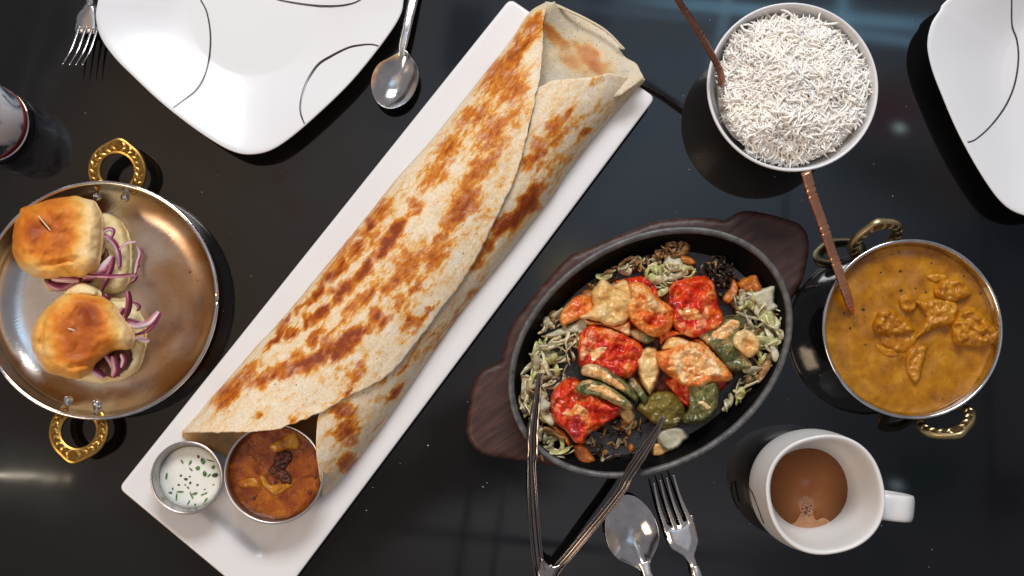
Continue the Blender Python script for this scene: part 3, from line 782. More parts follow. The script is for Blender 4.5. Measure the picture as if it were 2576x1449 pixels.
cs, rs = circ(470, 1202, 91, .046)
cup = empty('steel_cup', (cs.x, cs.y, .0215), 'smaller steel cup holding white yogurt dip on the platter', 'cup', 'steel cups on the platter')
bowlgeo('cup_body', cs, rs, rs * .70, .0212, .046, .0008, M_STEELB, cup)
cy_, ry_ = circ(481, 1204, 77, .034)
yog = empty('yogurt_dip', (cy_.x, cy_.y, .030), 'thin white yogurt dip flecked with green herbs in the smaller steel cup', 'dip')
surface_disc('dip_surface', (cs.x + (cy_.x - cs.x) * .2, cs.y + (cy_.y - cs.y) * .2), rs * .86, .034, M_YOG, yog, .0004)
herbs = [(440, 560, 14, 5, 60, 0), (515, 568, 16, 7, -60, 0), (587, 515, 10, 7, 80, 1), (628, 555, 20, 13, 70, 0), (700, 552, 26, 3, 15, 1), (583, 618, 14, 13, 10, 0), (723, 610, 12, 12, 0, 0), (645, 668, 18, 12, 80, 0), (685, 683, 14, 5, -40, 0), (740, 682, 20, 13, 0, 1), (430, 686, 7, 7, 0, 1), (300, 690, 22, 6, -80, 0), (475, 718, 12, 8, 20, 1), (510, 695, 6, 5, 0, 1), (515, 752, 7, 9, 0, 1), (580, 770, 8, 6, 0, 1), (425, 832, 22, 5, 4, 0), (390, 880, 24, 5, -85, 0), (335, 840, 12, 7, 10, 0), (355, 805, 8, 5, 90, 0), (556, 848, 16, 7, -10, 0), (625, 858, 10, 4, -20, 1), (655, 845, 10, 5, -20, 0), (658, 905, 16, 6, -50, 0), (500, 930, 18, 4, -60, 0), (560, 950, 8, 7, -70, 0), (525, 865, 24, 4, 65, 0), (640, 935, 20, 3, -45, 0), (455, 1014, 16, 6, 5, 0), (495, 795, 9, 4, 45, 1), (410, 770, 9, 6, 30, 1), (520, 630, 14, 3, 45, 1), (645, 810, 5, 4, 0, 1), (725, 768, 5, 4, 0, 1), (470, 770, 6, 4, 0, 1)]
for (hx, hy, a_, b_, an, dk) in herbs:
    X, Y = F('E', [(hx, hy)])[0]; ca, sa = math.cos(math.radians(an)), math.sin(math.radians(an)); k = .2778 * 1.6
    poly = [(X + k * (a_ * ca * u - b_ * sa * v_), Y + k * (a_ * sa * u + b_ * ca * v_)) for u, v_ in ((-1, 0), (-.4, -.8), (.5, -1), (1, .1), (.3, .9), (-.5, .8))]
    pillow('herb_flake', poly, .0346, .0007, 3, M_HERBD if dk else M_HERB, yog, 3, smooth=False)

cb, rb = circ(688, 1192, 126, .050)
cup2 = empty('steel_cup', (cb.x, cb.y, .0132), 'larger steel cup of red brown stew tucked under the end of the crepe', 'cup', 'steel cups on the platter')
bowlgeo('cup_body', cb, rb, rb * .78, .0132, .0480, .0008, M_STEELB, cup2)
stew = empty('vegetable_stew', (cb.x, cb.y, .036), 'oily red brown vegetable stew with potato pieces in the larger steel cup', 'stew')
surface_disc('stew_surface', cb, rb * .93, .0395, M_SAMBAR, stew, .0011, 3)
for pts, h_ in (([(1230, 420), (1290, 370), (1400, 310), (1480, 300), (1520, 380), (1490, 440), (1400, 450), (1300, 480)], .0030), ([(1130, 680), (1190, 690), (1240, 770), (1330, 750), (1400, 780), (1280, 860), (1250, 850), (1160, 770)], .0030), ([(960, 730), (1080, 700), (1140, 740), (1170, 820), (1060, 800), (950, 790)], .0020), ([(1240, 800), (1400, 740), (1440, 790), (1280, 865)], .0022)):
    pillow('potato_piece', F('E', pts), .0391, h_, 12, M_POTATO, stew, 4, .0010, .08, 2)
pillow('spice_clump', F('E', [(1280, 490), (1370, 450), (1440, 480), (1430, 560), (1380, 620), (1430, 690), (1420, 770), (1340, 750), (1270, 690), (1210, 640), (1270, 580)]), .0388, .0045, 12, M_SPICE, stew, 3, .0030, .16, 4, ragged=4)
for hx, hy, r_ in ((1090, 890, 20), (1600, 840, 26), (1030, 655, 9), (1290, 755, 22), (910, 617, 8), (1650, 700, 16), (1190, 995, 8), (1120, 870, 12)):
    X, Y = F('E', [(hx, hy)])[0]; k = r_ * .2778
    pillow('spice_fleck', [(X + k * math.cos(a_) * R.uniform(.6, 1.2), Y + k * math.sin(a_) * R.uniform(.6, 1.2)) for a_ in np.linspace(0, 5.5, 7)], .0396, .0010, 4, M_SPICE, stew, 2.5)

# ------------------------------------------------------------------ ring handles
def ring_handle(parent, c, u, base_r, z, R0, R1, alpha, mb, md, leaf_n=8, thick=.0042, twist=0):
    """c: bowl centre, u: outward direction; flat ring in the plane of the tangent and (u tilted up by alpha)"""
    u = Vector((u[0], u[1], 0)).normalized(); tn = Vector((-u.y, u.x, 0)); e = u * math.cos(alpha) + Vector((0, 0, 1)) * math.sin(alpha)
    n = tn.cross(e).normalized()
    if n.z < 0: n = -n
    o = Vector((c[0], c[1], 0)) + u * base_r + Vector((0, 0, z))
    cen = o + e * (R0 * .55)
    N = 48; a0, a1 = math.radians(-52), math.radians(232)
    def ro(a_): return R0 * (1 + .13 * math.exp(-((a_ - math.pi / 2) / .30) ** 2))
    def P(r, a_, h): return cen + tn * (r * math.cos(a_)) + e * (r * math.sin(a_)) + n * h
    rings = []
    for i in range(N + 1):
        a_ = a0 + (a1 - a0) * i / N; ra, rb_ = R1, ro(a_); b = .0006
        rings.append([P(ra, a_, -thick / 2 + b), P(ra, a_, thick / 2 - b), P(ra + b, a_, thick / 2), P(rb_ - b, a_, thick / 2), P(rb_, a_, thick / 2 - b), P(rb_, a_, -thick / 2 + b), P(rb_ - b, a_, -thick / 2), P(ra + b, a_, -thick / 2)])
    h = loft('handle', rings, mb, parent)
    # dark inlay band between the rails
    band = []
    for i in range(N + 1):
        a_ = a0 + (a1 - a0) * i / N; ra, rb_ = R1 + .0022, ro(a_) - .0020
        band.append([P(ra, a_, thick / 2 - .0004), P(ra, a_, thick / 2 + .0002), P(rb_, a_, thick / 2 + .0002), P(rb_, a_, thick / 2 - .0004)])
    loft('inlay_band', band, md, h, smooth=False)
    mid = lambda a_: (R1 + ro(a_)) / 2
    span = (a1 - a0)
    for sgn in (-1, 1):
        for k in range(leaf_n):
            f = (k + .7) / (leaf_n + .3) * .5; a_ = math.pi / 2 + sgn * f * span
            for side in (-1, 1):
                r_ = mid(a_) + side * (ro(a_) - R1) * .15; cc = P(r_, a_, thick / 2 + .0002)
                rd = tn * math.cos(a_) + e * math.sin(a_); tg = (-tn * math.sin(a_) + e * math.cos(a_)) * sgn
                d = (tg * -.75 + rd * side * .65).normalized(); lt = d.cross(n).normalized()
                L, Wd = .0030, .0014; vv = []; ff = []
                for (p_, q_, hh) in ((-1, 0, 0), (-.4, -.9, 0), (.4, -.8, 0), (1, 0, 0), (.4, .8, 0), (-.4, .9, 0)):
                    vv.append(tuple(cc + d * (L * p_) + lt * (Wd * q_)))
                vv.append(tuple(cc + n * .0009)); ff = [(i, (i + 1) % 6, 6) for i in range(6)]
                mk('leaf_relief', vv, ff, mb, h, smooth=False)
    return h

# ------------------------------------------------------------------ slider pan
cp, rp = circ(250, 754, 297, .030)
pan = empty('serving_pan', (cp.x, cp.y, 0), 'round shallow steel pan with two brass ring handles carrying the little buns', 'pan')
prof = [(rp * .02, .0030), (rp * .70, .0030), (rp * .82, .0055), (rp * .92, .0125), (rp * .975, .0230), (rp * 1.000, .0280), (rp * 1.006, .0300), (rp * 1.002, .0314), (rp * .992, .0316), (rp * .984, .0304), (rp * .976, .0270), (rp * .955, .0185), (rp * .92, .0135), (rp * .86, .0090), (rp * .78, .0058), (rp * .68, .0046), (rp * .4, .0042), (rp * .02, .0042)]
pf = [(a_, b_) for a_, b_ in catmull(prof, 3, False)]
seg = 128; rings = []; msk = []
for r_, z_ in pf:
    rings.append([(cp.x + r_ * math.cos(2 * math.pi * k / seg), cp.y + r_ * math.sin(2 * math.pi * k / seg), z_) for k in range(seg)])
    for k in range(seg):
        x_ = r_ * math.cos(2 * math.pi * k / seg) / rp; y_ = r_ * math.sin(2 * math.pi * k / seg) / rp
        msk.append(min(1, max(0, (x_ + .15) * 1.5)) * (1 if r_ < rp * .95 else .15))  # browner toward the right: oil film plus the painted warm reflection
msk += [0, 0]
loft('pan_body', rings, M_PAN, pan, attr=msk)
tor = []
for k in range(97):
    a_ = 2 * math.pi * k / 96; tor.append((cp.x + rp * .998 * math.cos(a_), cp.y + rp * .998 * math.sin(a_), .0312))
sweep('rolled_rim', tor, .0019, .0019, M_STEEL, pan)
for (x_, y_) in ((243, 494), (314, 497), (171, 1006), (243, 1015)):
    q = D2W(x_, y_, .013); lathe('rivet', [(.0037, .009), (.0037, .0125), (.0034, .0142), (.0024, .0152), (.001, .0156)], q, M_STEEL, pan, 16)
for (x_, y_) in ((291, 430), (194, 1085)):
    d = D2W(x_, y_, .03) - D2W(250, 754, .03)
    ring_handle(pan, cp, (d.x, d.y), rp * 1.0 - .002, .0235, wlen(74), wlen(43), math.radians(8), M_BRASS, M_BRASSD, 8)
# oil drops
for x_, y_, r_ in ((346, 668, 6), (498, 704, 5), (478, 684, 4), (207, 1022, 4), (155, 1036, 5)):
    q = D2W(x_, y_, .0045); rr_ = r_ * S
    d_ = lathe('chutney_drop', [(rr_, .0042), (rr_ * .95, .0052), (rr_ * .6, .0062), (rr_ * .15, .0066)], q, M_OIL, pan, 12)

# sliders
def onion(parent, pts, w_, mask, roll=0.0, thk=.0010, col=M_ONION, nm='onion_slice'):
    P = path3(pts, 6); v_, f_ = sweepgeo(P, lambda s: w_ * S * (.25 + .75 * math.sin(math.pi * min(max(s, .04), .96)) ** .5), thk, 8, roll=(lambda s: roll))
    A = []
    n = len(P)
    for i in range(n):
        for k in range(8): A.append(mask + (.45 if k in (2, 3, 4) else -.1))
    A += [mask, mask]
    return mk(nm, v_, f_, col, parent, A)
ZP = .0045
def bunmask(cx, cy, rx, ry, lo=.12, hi=.80, extra=()):
    def f(P, d):
        m = lo + (hi - lo) * np.exp(-(((P[:, 0] - cx) / rx) ** 2 + ((P[:, 1] - cy) / ry) ** 2) ** 1.5)
        for x_, y_, r_, k_ in extra: m += k_ * np.exp(-((P[:, 0] - x_) ** 2 + (P[:, 1] - y_) ** 2) / r_ ** 2)
        return np.clip(m, 0, 1)
    return f
s1 = empty('slider_burger', D2W(180, 600, ZP), 'upper toasted little bun burger with red onion spilling out to the right', 'burger', 'little burgers in the steel pan')
b1 = [(92, 420), (96, 330), (108, 250), (140, 165), (165, 120), (260, 88), (350, 62), (400, 50), (480, 38), (560, 30), (605, 32), (640, 50), (705, 62), (740, 110), (762, 165), (774, 230), (775, 300), (768, 380), (755, 460), (740, 550), (690, 610), (620, 645), (560, 640), (480, 640), (400, 652), (300, 650), (200, 612), (140, 560), (108, 500)]
bb1 = F('01', [(750, 175), (790, 155), (840, 165), (900, 205), (945, 270), (972, 350), (984, 430), (982, 560), (970, 650), (940, 720), (890, 765), (845, 775), (790, 765), (730, 740), (600, 720), (450, 740), (380, 750), (330, 700), (320, 640), (360, 600), (500, 560), (650, 300)])
pillow('bun_bottom', bb1, ZP, .020, 30, M_CRUMB, s1, 6, .0016, .05, 1, 2.4, 2)
pillow('patty', F('01', [(330, 660), (400, 640), (560, 620), (700, 560), (770, 430), (790, 330), (800, 380), (840, 470), (800, 590), (700, 690), (520, 735), (390, 730)]), .018, .010, 20, M_PATTY, s1, 6, .002, .08, 2, ragged=3)
def bz(cx, cy, zb, h_, edge, seed, fold=None):
    def f(P, d):
        q = 1 - np.clip(d / edge, 0, 1)
        z = zb + h_ * (1 - q ** 2.6) ** (1 / 2.0)
        z = z + .0034 * fbm(P, .016, seed, 2) * np.clip(d / 20, 0, 1) + .0017 * fbm(P, .050, seed, 3) * np.clip(d / 10, 0, 1)
        if fold:
            for (x0, y0, x1, y1, wd, dp) in fold:
                a_ = np.array((x0, y0)); b_ = np.array((x1, y1)); ab = b_ - a_; tt_ = np.clip(((P - a_) @ ab) / (ab @ ab), 0, 1)
                dd = np.linalg.norm(P - (a_ + tt_[:, None] * ab), axis=1); z = z - 1.9 * dp * np.exp(-(dd / wd) ** 2) * np.sin(np.pi * np.clip(tt_, .05, .95))
        return z
    return f
def bun(name, outline, zb, h_, edge, parent, mask, seed, fold):
    zf = bz(0, 0, zb, h_, edge, seed, fold)
    return sheet(name, outline, zf, lambda P, d: .002 + .55 * (zf(P, d) - zb).clip(0), M_BUN, parent, 5, True, mask, 1.6, seed)
bun('bun_top', F('01', b1), .030, .026, 46, s1, bunmask(115, 575, 100, 92, .20, .64, ((150, 520, 34, .12), (85, 580, 26, .22), (160, 620, 30, .16), (225, 620, 40, -.4), (232, 560, 30, -.3), (70, 690, 30, -.2), (235, 510, 28, -.35))), 11, [(95, 670, 205, 648, 6, .0030), (96, 552, 135, 585, 4, .0025), (150, 668, 205, 700, 5, .002)])
sweep('toothpick', path3([(96, 543, .058), (112, 562, .056), (128, 581, .0545)], 3), .0006, .0006, M_TOOTH, s1)
onion(s1, [(258, 590, .034), (275, 600, .034), (292, 620, .032), (300, 650, .029), (301, 672, .027)], 8, .25)
onion(s1, [(253, 590, .034), (270, 577, .034), (285, 580, .033), (280, 600, .031)], 6, .15)
onion(s1, [(270, 700, .028), (262, 715, .028), (255, 735, .027)], 6, .62)
onion(s1, [(286, 645, .034), (283, 665, .033), (272, 695, .031), (258, 728, .028)], 7, .60)
onion(s1, [(280, 648, .032), (262, 672, .032), (235, 692, .031), (210, 700, .028)], 13, .12)
onion(s1, [(205, 690, .036), (240, 694, .037), (290, 695, .037), (330, 692, .036), (345, 694, .035)], 5, .45)
onion(s1, [(345, 693, .035), (338, 703, .034), (328, 712, .032)], 5, .55)
onion(s1, [(300, 627, .031), (318, 612, .033), (342, 608, .033)], 4, .0)
onion(s1, [(120, 712, .027), (150, 722, .027), (185, 710, .027)], 12, .5)
onion(s1, [(130, 700, .028), (165, 700, .029), (200, 705, .028)], 12, .3)
onion(s1, [(345, 620, .010), (352, 640, .012), (345, 665, .014), (340, 690, .018)], 5, .2)

s2 = empty('slider_burger', D2W(220, 850, ZP), 'lower toasted little bun burger with red onion and a toothpick poking through its round top', 'burger', 'little burgers in the steel pan')
bb2 = F('01', [(560, 1400), (640, 1430), (760, 1442), (900, 1420), (980, 1390), (1035, 1340), (1070, 1260), (1092, 1180), (1100, 1090), (1090, 1000), (1050, 900), (1000, 840), (960, 800), (880, 790), (820, 800), (700, 900), (560, 1200)])
pillow('bun_bottom', bb2, ZP, .019, 28, M_CRUMB, s2, 6, .0016, .05, 3, 2.4, 2)
pillow('patty', F('01', [(690, 1360), (760, 1400), (880, 1400), (990, 1330), (1020, 1250), (1000, 1150), (900, 1150), (760, 1230), (690, 1290)]), .018, .008, 20, M_PATTY, s2, 6, .002, .08, 5, ragged=3)
b2 = [(235, 1120), (240, 1060), (270, 985), (300, 930), (345, 880), (385, 845), (420, 810), (450, 785), (500, 762), (560, 748), (640, 752), (720, 768), (790, 795), (850, 845), (880, 890), (930, 950), (970, 1000), (1000, 1050), (1012, 1110), (1000, 1160), (960, 1190), (900, 1190), (850, 1200), (800, 1232), (740, 1275), (700, 1310), (680, 1355), (650, 1385), (600, 1412), (540, 1412), (460, 1390), (370, 1365), (310, 1310), (262, 1230), (240, 1180)]
pillow('bun_hinge', F('01', [(480, 770), (530, 715), (600, 682), (660, 690), (720, 720), (745, 765), (720, 800), (620, 800), (520, 800)]), .026, .022, 14, M_CRUMB, s2, 5, .0012, .06, 8, ragged=2)
bun('bun_top', F('01', b2), .030, .028, 46, s2, bunmask(205, 828, 84, 92, .24, .66, ((232, 790, 26, .20), (225, 815, 22, .18), (165, 865, 36, .14), (195, 900, 30, .16), (215, 775, 24, .2), (300, 800, 34, -.35), (160, 745, 30, -.2), (110, 880, 26, -.18), (150, 835, 26, -.12), (318, 850, 26, -.3))), 17, [(165, 925, 232, 915, 6, .002), (110, 800, 100, 905, 6, .0035), (245, 905, 318, 850, 6, .002)])
sweep('toothpick', path3([(171, 826, .0610), (180, 829, .0600), (187, 832, .0575)], 3), lambda s: .0004 + .0007 * s, lambda s: .0004 + .0007 * s, M_TOOTH, s2)
onion(s2, [(322, 731, .045), (325, 755, .042), (322, 780, .038), (315, 800, .034)], 9, .62)
onion(s2, [(313, 775, .036), (305, 785, .034), (300, 798, .032)], 8, .5)
onion(s2, [(333, 760, .034), (350, 770, .030), (345, 782, .028)], 5, .25)
onion(s2, [(315, 805, .035), (332, 806, .035), (354, 812, .034)], 5, .65)
onion(s2, [(320, 815, .034), (345, 820, .036), (375, 810, .038), (395, 790, .041), (400, 785, .041)], 9, .02)
onion(s2, [(341, 842, .037), (370, 832, .040), (392, 810, .042), (405, 785, .042)], 5, .72)
onion(s2, [(340, 850, .032), (360, 855, .032), (376, 857, .032)], 7, .0)
onion(s2, [(262, 890, .030), (280, 910, .028), (292, 935, .026), (298, 948, .025)], 9, .32)
onion(s2, [(285, 895, .032), (292, 925, .031), (285, 948, .028)], 12, .38)
onion(s2, [(305, 890, .034), (312, 905, .033), (306, 925, .031)], 8, .18)
onion(s2, [(230, 930, .028), (248, 940, .026), (262, 950, .024)], 10, .28)
onion(s2, [(262, 740, .032), (268, 750, .032), (276, 755, .031)], 8, .7)
# loose onion lying in the pan
for pts, w_, m_ in (([(345, 600, .010), (365, 590, .009), (388, 590, .009)], 14, .1),):
    pass

# ------------------------------------------------------------------ cutlery
def cutlery_handle(path, wf, parent, beads=True, mat=None, nm='handle'):
    P = path3(path, 8); h = sweep(nm, P, wf, .0013, mat or M_CUT, parent, seg=10)
    if beads:
        geos = []
        for side in (-1, 1):
            n = len(P)
            for i in range(1, n - 1):
                for sub in (0, .5):
                    p = P[i] * (1 - sub) + P[i + 1] * sub; s = (i + sub) / (n - 1)
                    tdir = (P[i + 1] - P[i - 1]).normalized(); lat = tdir.cross(Vector((0, 0, 1))).normalized()
                    w_ = (wf(s) if callable(wf) else wf); c_ = p + lat * side * w_ * .55 + Vector((0, 0, .0011)); r_ = .00055
                    vv = [tuple(c_ + Vector(d_) * r_) for d_ in ((1, 0, 0), (0, 1, 0), (-1, 0, 0), (0, -1, 0), (0, 0, 1))]
                    geos.append((vv, [(0, 1, 4), (1, 2, 4), (2, 3, 4), (3, 0, 4)]))
        b = joined('beaded_edge', geos, M_CUT, h); b['kind'] = 'stuff'
    return h
def spoon_bowl(outline, zr, depth, parent, mat=M_CUT, slope=(0, 0), deep=(0, 0)):
    o = resample(catmull(outline, 8), 5); c_ = o.mean(0) + np.array(deep)
    rings = []
    fs = [1.0, .985, .96, .9, .8, .68, .55, .4, .25, .12, .02]
    zc = lambda P: zr + (P[:, 0] - c_[0]) * slope[0] + (P[:, 1] - c_[1]) * slope[1]
    rw = D2Wn(o, zc(o)); cw = D2Wn(c_[None], zr)[0]
    under_ = []
    for f in fs:
        p = cw[None] + (rw - cw[None]) * f; p = p.copy(); p[:, 2] = cw[2] + (rw[:, 2] - cw[2]) * f - depth * (1 - f ** 2.2)
        rings.append(p)
        u_ = p.copy(); u_[:, 2] -= .0011; under_.append(u_)
    allr = rings[::-1] + under_
    return loft('bowl', allr, mat, parent)
# top spoon
sp = empty('table_spoon', D2W(985, 150, 0), 'steel spoon with beaded handle lying right of the printed plate, bowl toward the middle', 'spoon')
spoon_bowl([(1011, 126), (995, 136), (975, 147), (955, 158), (941, 177), (934, 200), (935, 225), (944, 250), (960, 266), (979, 273), (1000, 270), (1023, 257), (1040, 235), (1051, 205), (1052, 180), (1045, 160), (1033, 143), (1024, 130)], .0185, .0095, sp)
cutlery_handle([(1011, 142, .0165), (1012, 118, .0180), (1020, 80, .0185), (1030, 35, .0165), (1038, 0, .0140), (1052, -60, .010), (1075, -160, .006), (1100, -270, .003)], lambda s: (.0040 - .0006 * math.sin(min(s * 6, 1) * math.pi) + .0016 * s), sp)
# near spoon
sp2 = empty('serving_spoon', D2W(1590, 1350, 0), 'steel spoon with a spotted bowl between the tongs and the fork', 'spoon')
spoon_bowl([(1573, 1245), (1553, 1254), (1538, 1271), (1527, 1292), (1522, 1318), (1524, 1348), (1531, 1374), (1543, 1394), (1557, 1407), (1578, 1417), (1598, 1427), (1616, 1438), (1632, 1438), (1637, 1410), (1648, 1388), (1656, 1366), (1658, 1343), (1651, 1313), (1635, 1284), (1616, 1263), (1596, 1249)], .0175, .0100, sp2, M_STEEL)
cutlery_handle([(1620, 1415, .0165), (1626, 1435, .0180), (1634, 1462, .0185), (1650, 1520, .016), (1680, 1620, .010), (1705, 1720, .005)], lambda s: .0058 - .0020 * math.sin(min(s * 4, 1) * math.pi * .5) + .001 * s, sp2)
# fork builder
def fork(label, tines, roots, outline, zt, zr_, handle, hw):
    fk = empty('dinner_fork', D2W(outline[0][0], outline[0][1], 0), label, 'fork', 'dinner forks')
    ys = [p[1] for p in outline]
    c_ = np.mean(np.array(outline), 0)
    sheet('head', outline, lambda P, d: zr_ - .0020 * np.exp(-(d / 8) ** 2) - .0015, .0014, M_CUT, fk, 4, True)
    for (tx, ty), (rx, ry), w_, bend in zip(tines, roots[0], roots[1], roots[2]):
        mx, my = (tx + rx) / 2 + bend[0], (ty + ry) / 2 + bend[1]
        rp_ = (rx + (rx - mx) * .25, ry + (ry - my) * .25)
        sweep('tine', path3([(rp_[0], rp_[1], zr_ - .0022), (rx, ry, zr_ - .0018), (mx, my, (zr_ + zt) / 2 - .003), (tx, ty, zt)], 7), lambda s, w_=w_: w_ * S * (1 - .78 * max(0, s - .15) / .85), lambda s: .0009 * (1 - .55 * s), M_CUT, fk, seg=8)
    cutlery_handle(handle, hw, fk, beads=False, nm='handle')
    return fk
fork('steel fork half under the plate at the top left, tines pointing down', [(157, 163), (174, 165), (190, 165), (206, 165)],
     ([(196, 78), (213, 79), (229, 80), (243, 80)], [5.5, 5, 5, 5.5], [(3, 3)] * 4),
     [(217, -12), (216, 5), (206, 22), (194, 37), (191, 55), (188, 76), (198, 84), (222, 84), (246, 84), (249, 60), (246, 30), (240, 8), (238, -12)], .027, .0165,
     [(228, 12, .0150), (227, -15, .0160), (232, -60, .0135), (245, -160, .008), (262, -270, .003)], lambda s: .0036 + .0012 * s)
fork('steel fork lying beside the near spoon below the iron pan, tines pointing up', [(1645, 1213), (1661, 1205), (1677, 1200), (1694, 1193)],
     ([(1674, 1325), (1695, 1318), (1713, 1311), (1733, 1303)], [7.5, 7, 7, 8], [(-3, 2)] * 4),
     [(1666, 1312), (1674, 1345), (1681, 1366), (1693, 1383), (1716, 1396), (1730, 1412), (1737, 1428), (1743, 1452), (1764, 1452), (1758, 1428), (1750, 1410), (1748, 1395), (1755, 1370), (1756, 1352), (1750, 1325), (1742, 1296), (1733, 1301), (1712, 1318), (1690, 1322)], .020, .0135,
     [(1748, 1425, .0120), (1756, 1452, .0130), (1775, 1520, .0110), (1800, 1620, .006), (1825, 1720, .003)], lambda s: .0034 + .0014 * s)

# ------------------------------------------------------------------ rice bowl
cr, rr_b = circ(1993, 219, 214, .078)
bowl = empty('rice_bowl', (cr.x, cr.y, 0), 'deep round white bowl heaped with rice near the far right', 'bowl')
pr = [(.03, .003), (.36, .003), (.375, .0), (.41, .0), (.42, .006), (.55, .016), (.74, .034), (.88, .054), (.965, .070), (.995, .0770), (1.0, .0785), (.995, .0797), (.980, .0800), (.966, .0790), (.955, .0765), (.93, .068), (.85, .054), (.71, .036), (.52, .019), (.30, .010), (.03, .009)]
lathe('bowl_body', [(a_ * rr_b, b_) for a_, b_ in catmull(pr, 3, False)], cr, M_CER2, bowl, 96)
rice = empty('rice', (cr.x, cr.y, .05), 'heap of fluffy white long grain rice filling the white bowl', 'rice')
rc = (cr.x + .0015, cr.y + .0005); rrad = rr_b * .93
def rice_z(x, y):
    d = math.hypot(x - rc[0], y - rc[1]) / rrad
    cut = max(0, (-(x - rc[0]) * .93 - (y - rc[1]) * .36) / rrad - .80) * .10      # scooped beside the spoon
    return .067 + .016 * max(0, 1 - d ** 2.6) + .0085 * noise.noise(Vector((x * 30, y * 28, 1))) + .003 * noise.noise(Vector((x * 80, y * 80, 5))) - cut
rings = []
for i in range(15):
    f = max(i / 14, .01); f *= .93; rings.append([(rc[0] + rrad * f * math.cos(a_), rc[1] + rrad * f * math.sin(a_), rice_z(rc[0] + rrad * f * math.cos(a_), rc[1] + rrad * f * math.sin(a_)) - .0014 - (.006 if i == 14 else 0)) for a_ in np.linspace(0, 2 * math.pi, 60, endpoint=False)])
rings.append([(rc[0] + (p[0] - rc[0]) * .85, rc[1] + (p[1] - rc[1]) * .85, .050) for p in rings[-1]])
loft('rice_heap', rings, M_RICEB, rice)
grains = []
def grain_geo(L, bend, r_, seg=6, n=6):
    pts = []
    for i in range(n):
        s = i / (n - 1) - .5; pts.append(Vector((s * L, bend * (s * s * 4 - .5) * L * .25, 0)))
    v_, f_ = sweepgeo(pts, lambda s: r_ * (max(.06, 1 - abs(2 * s - 1) ** 3.2)) ** .5, lambda s: r_ * .85 * (max(.06, 1 - abs(2 * s - 1) ** 3.2)) ** .5, seg)
    return np.array(v_), f_
variants = [grain_geo(R.uniform(.0105, .0160), R.uniform(.3, 1.8), R.uniform(.0009, .00112)) for _ in range(12)]
vmesh = []
for v_, f_ in variants:
    me = bpy.data.meshes.new('grain'); me.from_pydata(v_.tolist(), [], f_); me.polygons.foreach_set('use_smooth', [True] * len(me.polygons)); me.materials.append(M_RICE); vmesh.append(me)
placed = []
NG = 4700
for i in range(NG):
    a_ = R.random() * 2 * math.pi; rr2 = math.sqrt(R.random()) * rrad * (.90 + .05 * math.sin(a_ * 3 + 1) + .025 * math.sin(a_ * 11))
    x, y = rc[0] + rr2 * math.cos(a_), rc[1] + rr2 * math.sin(a_)
    z = rice_z(x, y) - .0022 + R.random() ** 1.3 * .0052
    rot = Matrix.Rotation(R.uniform(0, 2 * math.pi), 3, 'Z') @ Matrix.Rotation(R.gauss(0, .24), 3, 'Y') @ Matrix.Rotation(R.uniform(0, 6.28), 3, 'X')
    placed.append((z, Vector((x, y, z)), rot, R.randrange(12)))
for k in range(5):     # strays standing proud at the rim
    a_ = math.radians(R.choice((55, 60, 63, 300, 310, 130, 95)) + R.uniform(-6, 6)); r_ = rr_b * R.uniform(.86, .90)
    placed.append((0, Vector((cr.x + r_ * math.cos(a_), cr.y + r_ * math.sin(a_), .0765 + R.uniform(0, .002))), Matrix.Rotation(R.uniform(0, 6.28), 3, 'Z') @ Matrix.Rotation(R.gauss(0, .25), 3, 'Y'), R.randrange(12)))
order = sorted(range(len(placed)), key=lambda i: -(placed[i][1].z - rice_z(placed[i][1].x, placed[i][1].y)) )
top = set(order[:300])
base = Vector(rice.location); Vs = []; Fs = []; off = 0
for i, (_, p, m, k) in enumerate(placed):
    if i in top:
        g = bpy.data.objects.new('grain', vmesh[k]); COL.objects.link(g); g.parent = rice
        g.location = p - base; g.rotation_euler = m.to_euler()
    else:
        v_ = variants[k][0] @ np.array(m).T + np.array(p); Vs.append(v_); Fs += [tuple(a_ + off for a_ in f) for f in variants[k][1]]; off += len(v_)
g = mk('grains', np.vstack(Vs), Fs, M_RICE, rice); g['kind'] = 'stuff'
for (x_, y_, an, L) in ((2128, 107, 80, 3.2), (2034, 243, 110, 5.5), (1946, 230, 90, 2.5), (1880, 70, 20, 2.5), (2090, 250, 40, 2)):
    p = D2W(x_, y_, .087); d = Vector((math.cos(math.radians(an)), math.sin(math.radians(an)), .1)) * L * S * 1.2
    sweep('cumin_seed', [p - d, p - d * .4, p + d * .4, p + d], lambda s: .0010 * math.sin(math.pi * (s * .9 + .05)), .0008, M_CUMIN, rice, seg=6)
# copper spoons
def notched(s, notches, w0, w1):
    w_ = w0 + (w1 - w0) * s
    for n_ in notches:
        w_ *= 1 - .16 * math.exp(-((s - n_) / .006) ** 2) + .10 * math.exp(-((s - n_ - .013) / .006) ** 2) + .10 * math.exp(-((s - n_ + .013) / .006) ** 2)
    return w_
cs1 = empty('serving_spoon', D2W(1806, 180, .08), 'dark copper handled spoon stuck in the bowl of rice', 'spoon')
pts = [(1640, -110, .175), (1685, -35, .152), (1706, 2, .142), (1733, 42, .130), (1757, 79, .119), (1788, 133, .104), (1803, 160, .096), (1811, 180, .090), (1815, 198, .084), (1813, 215, .079)]
P = resample(np.array([tuple(p) for p in path3(pts, 10)]), .0012, False)
nt = [.16, .19, .40, .43, .60, .63, .86]
sweep('handle', [tuple(p) for p in P], lambda s: notched(s, nt, .0025, .0030), lambda s: notched(s, nt, .0022, .0020), M_COPPERD, cs1, seg=12)
spoon_bowl([(1812, 208), (1806, 222), (1807, 245), (1812, 280), (1822, 310), (1838, 335), (1852, 350), (1865, 348), (1862, 310), (1850, 260), (1832, 222), (1820, 207)], .074, .006, cs1, M_CUT)

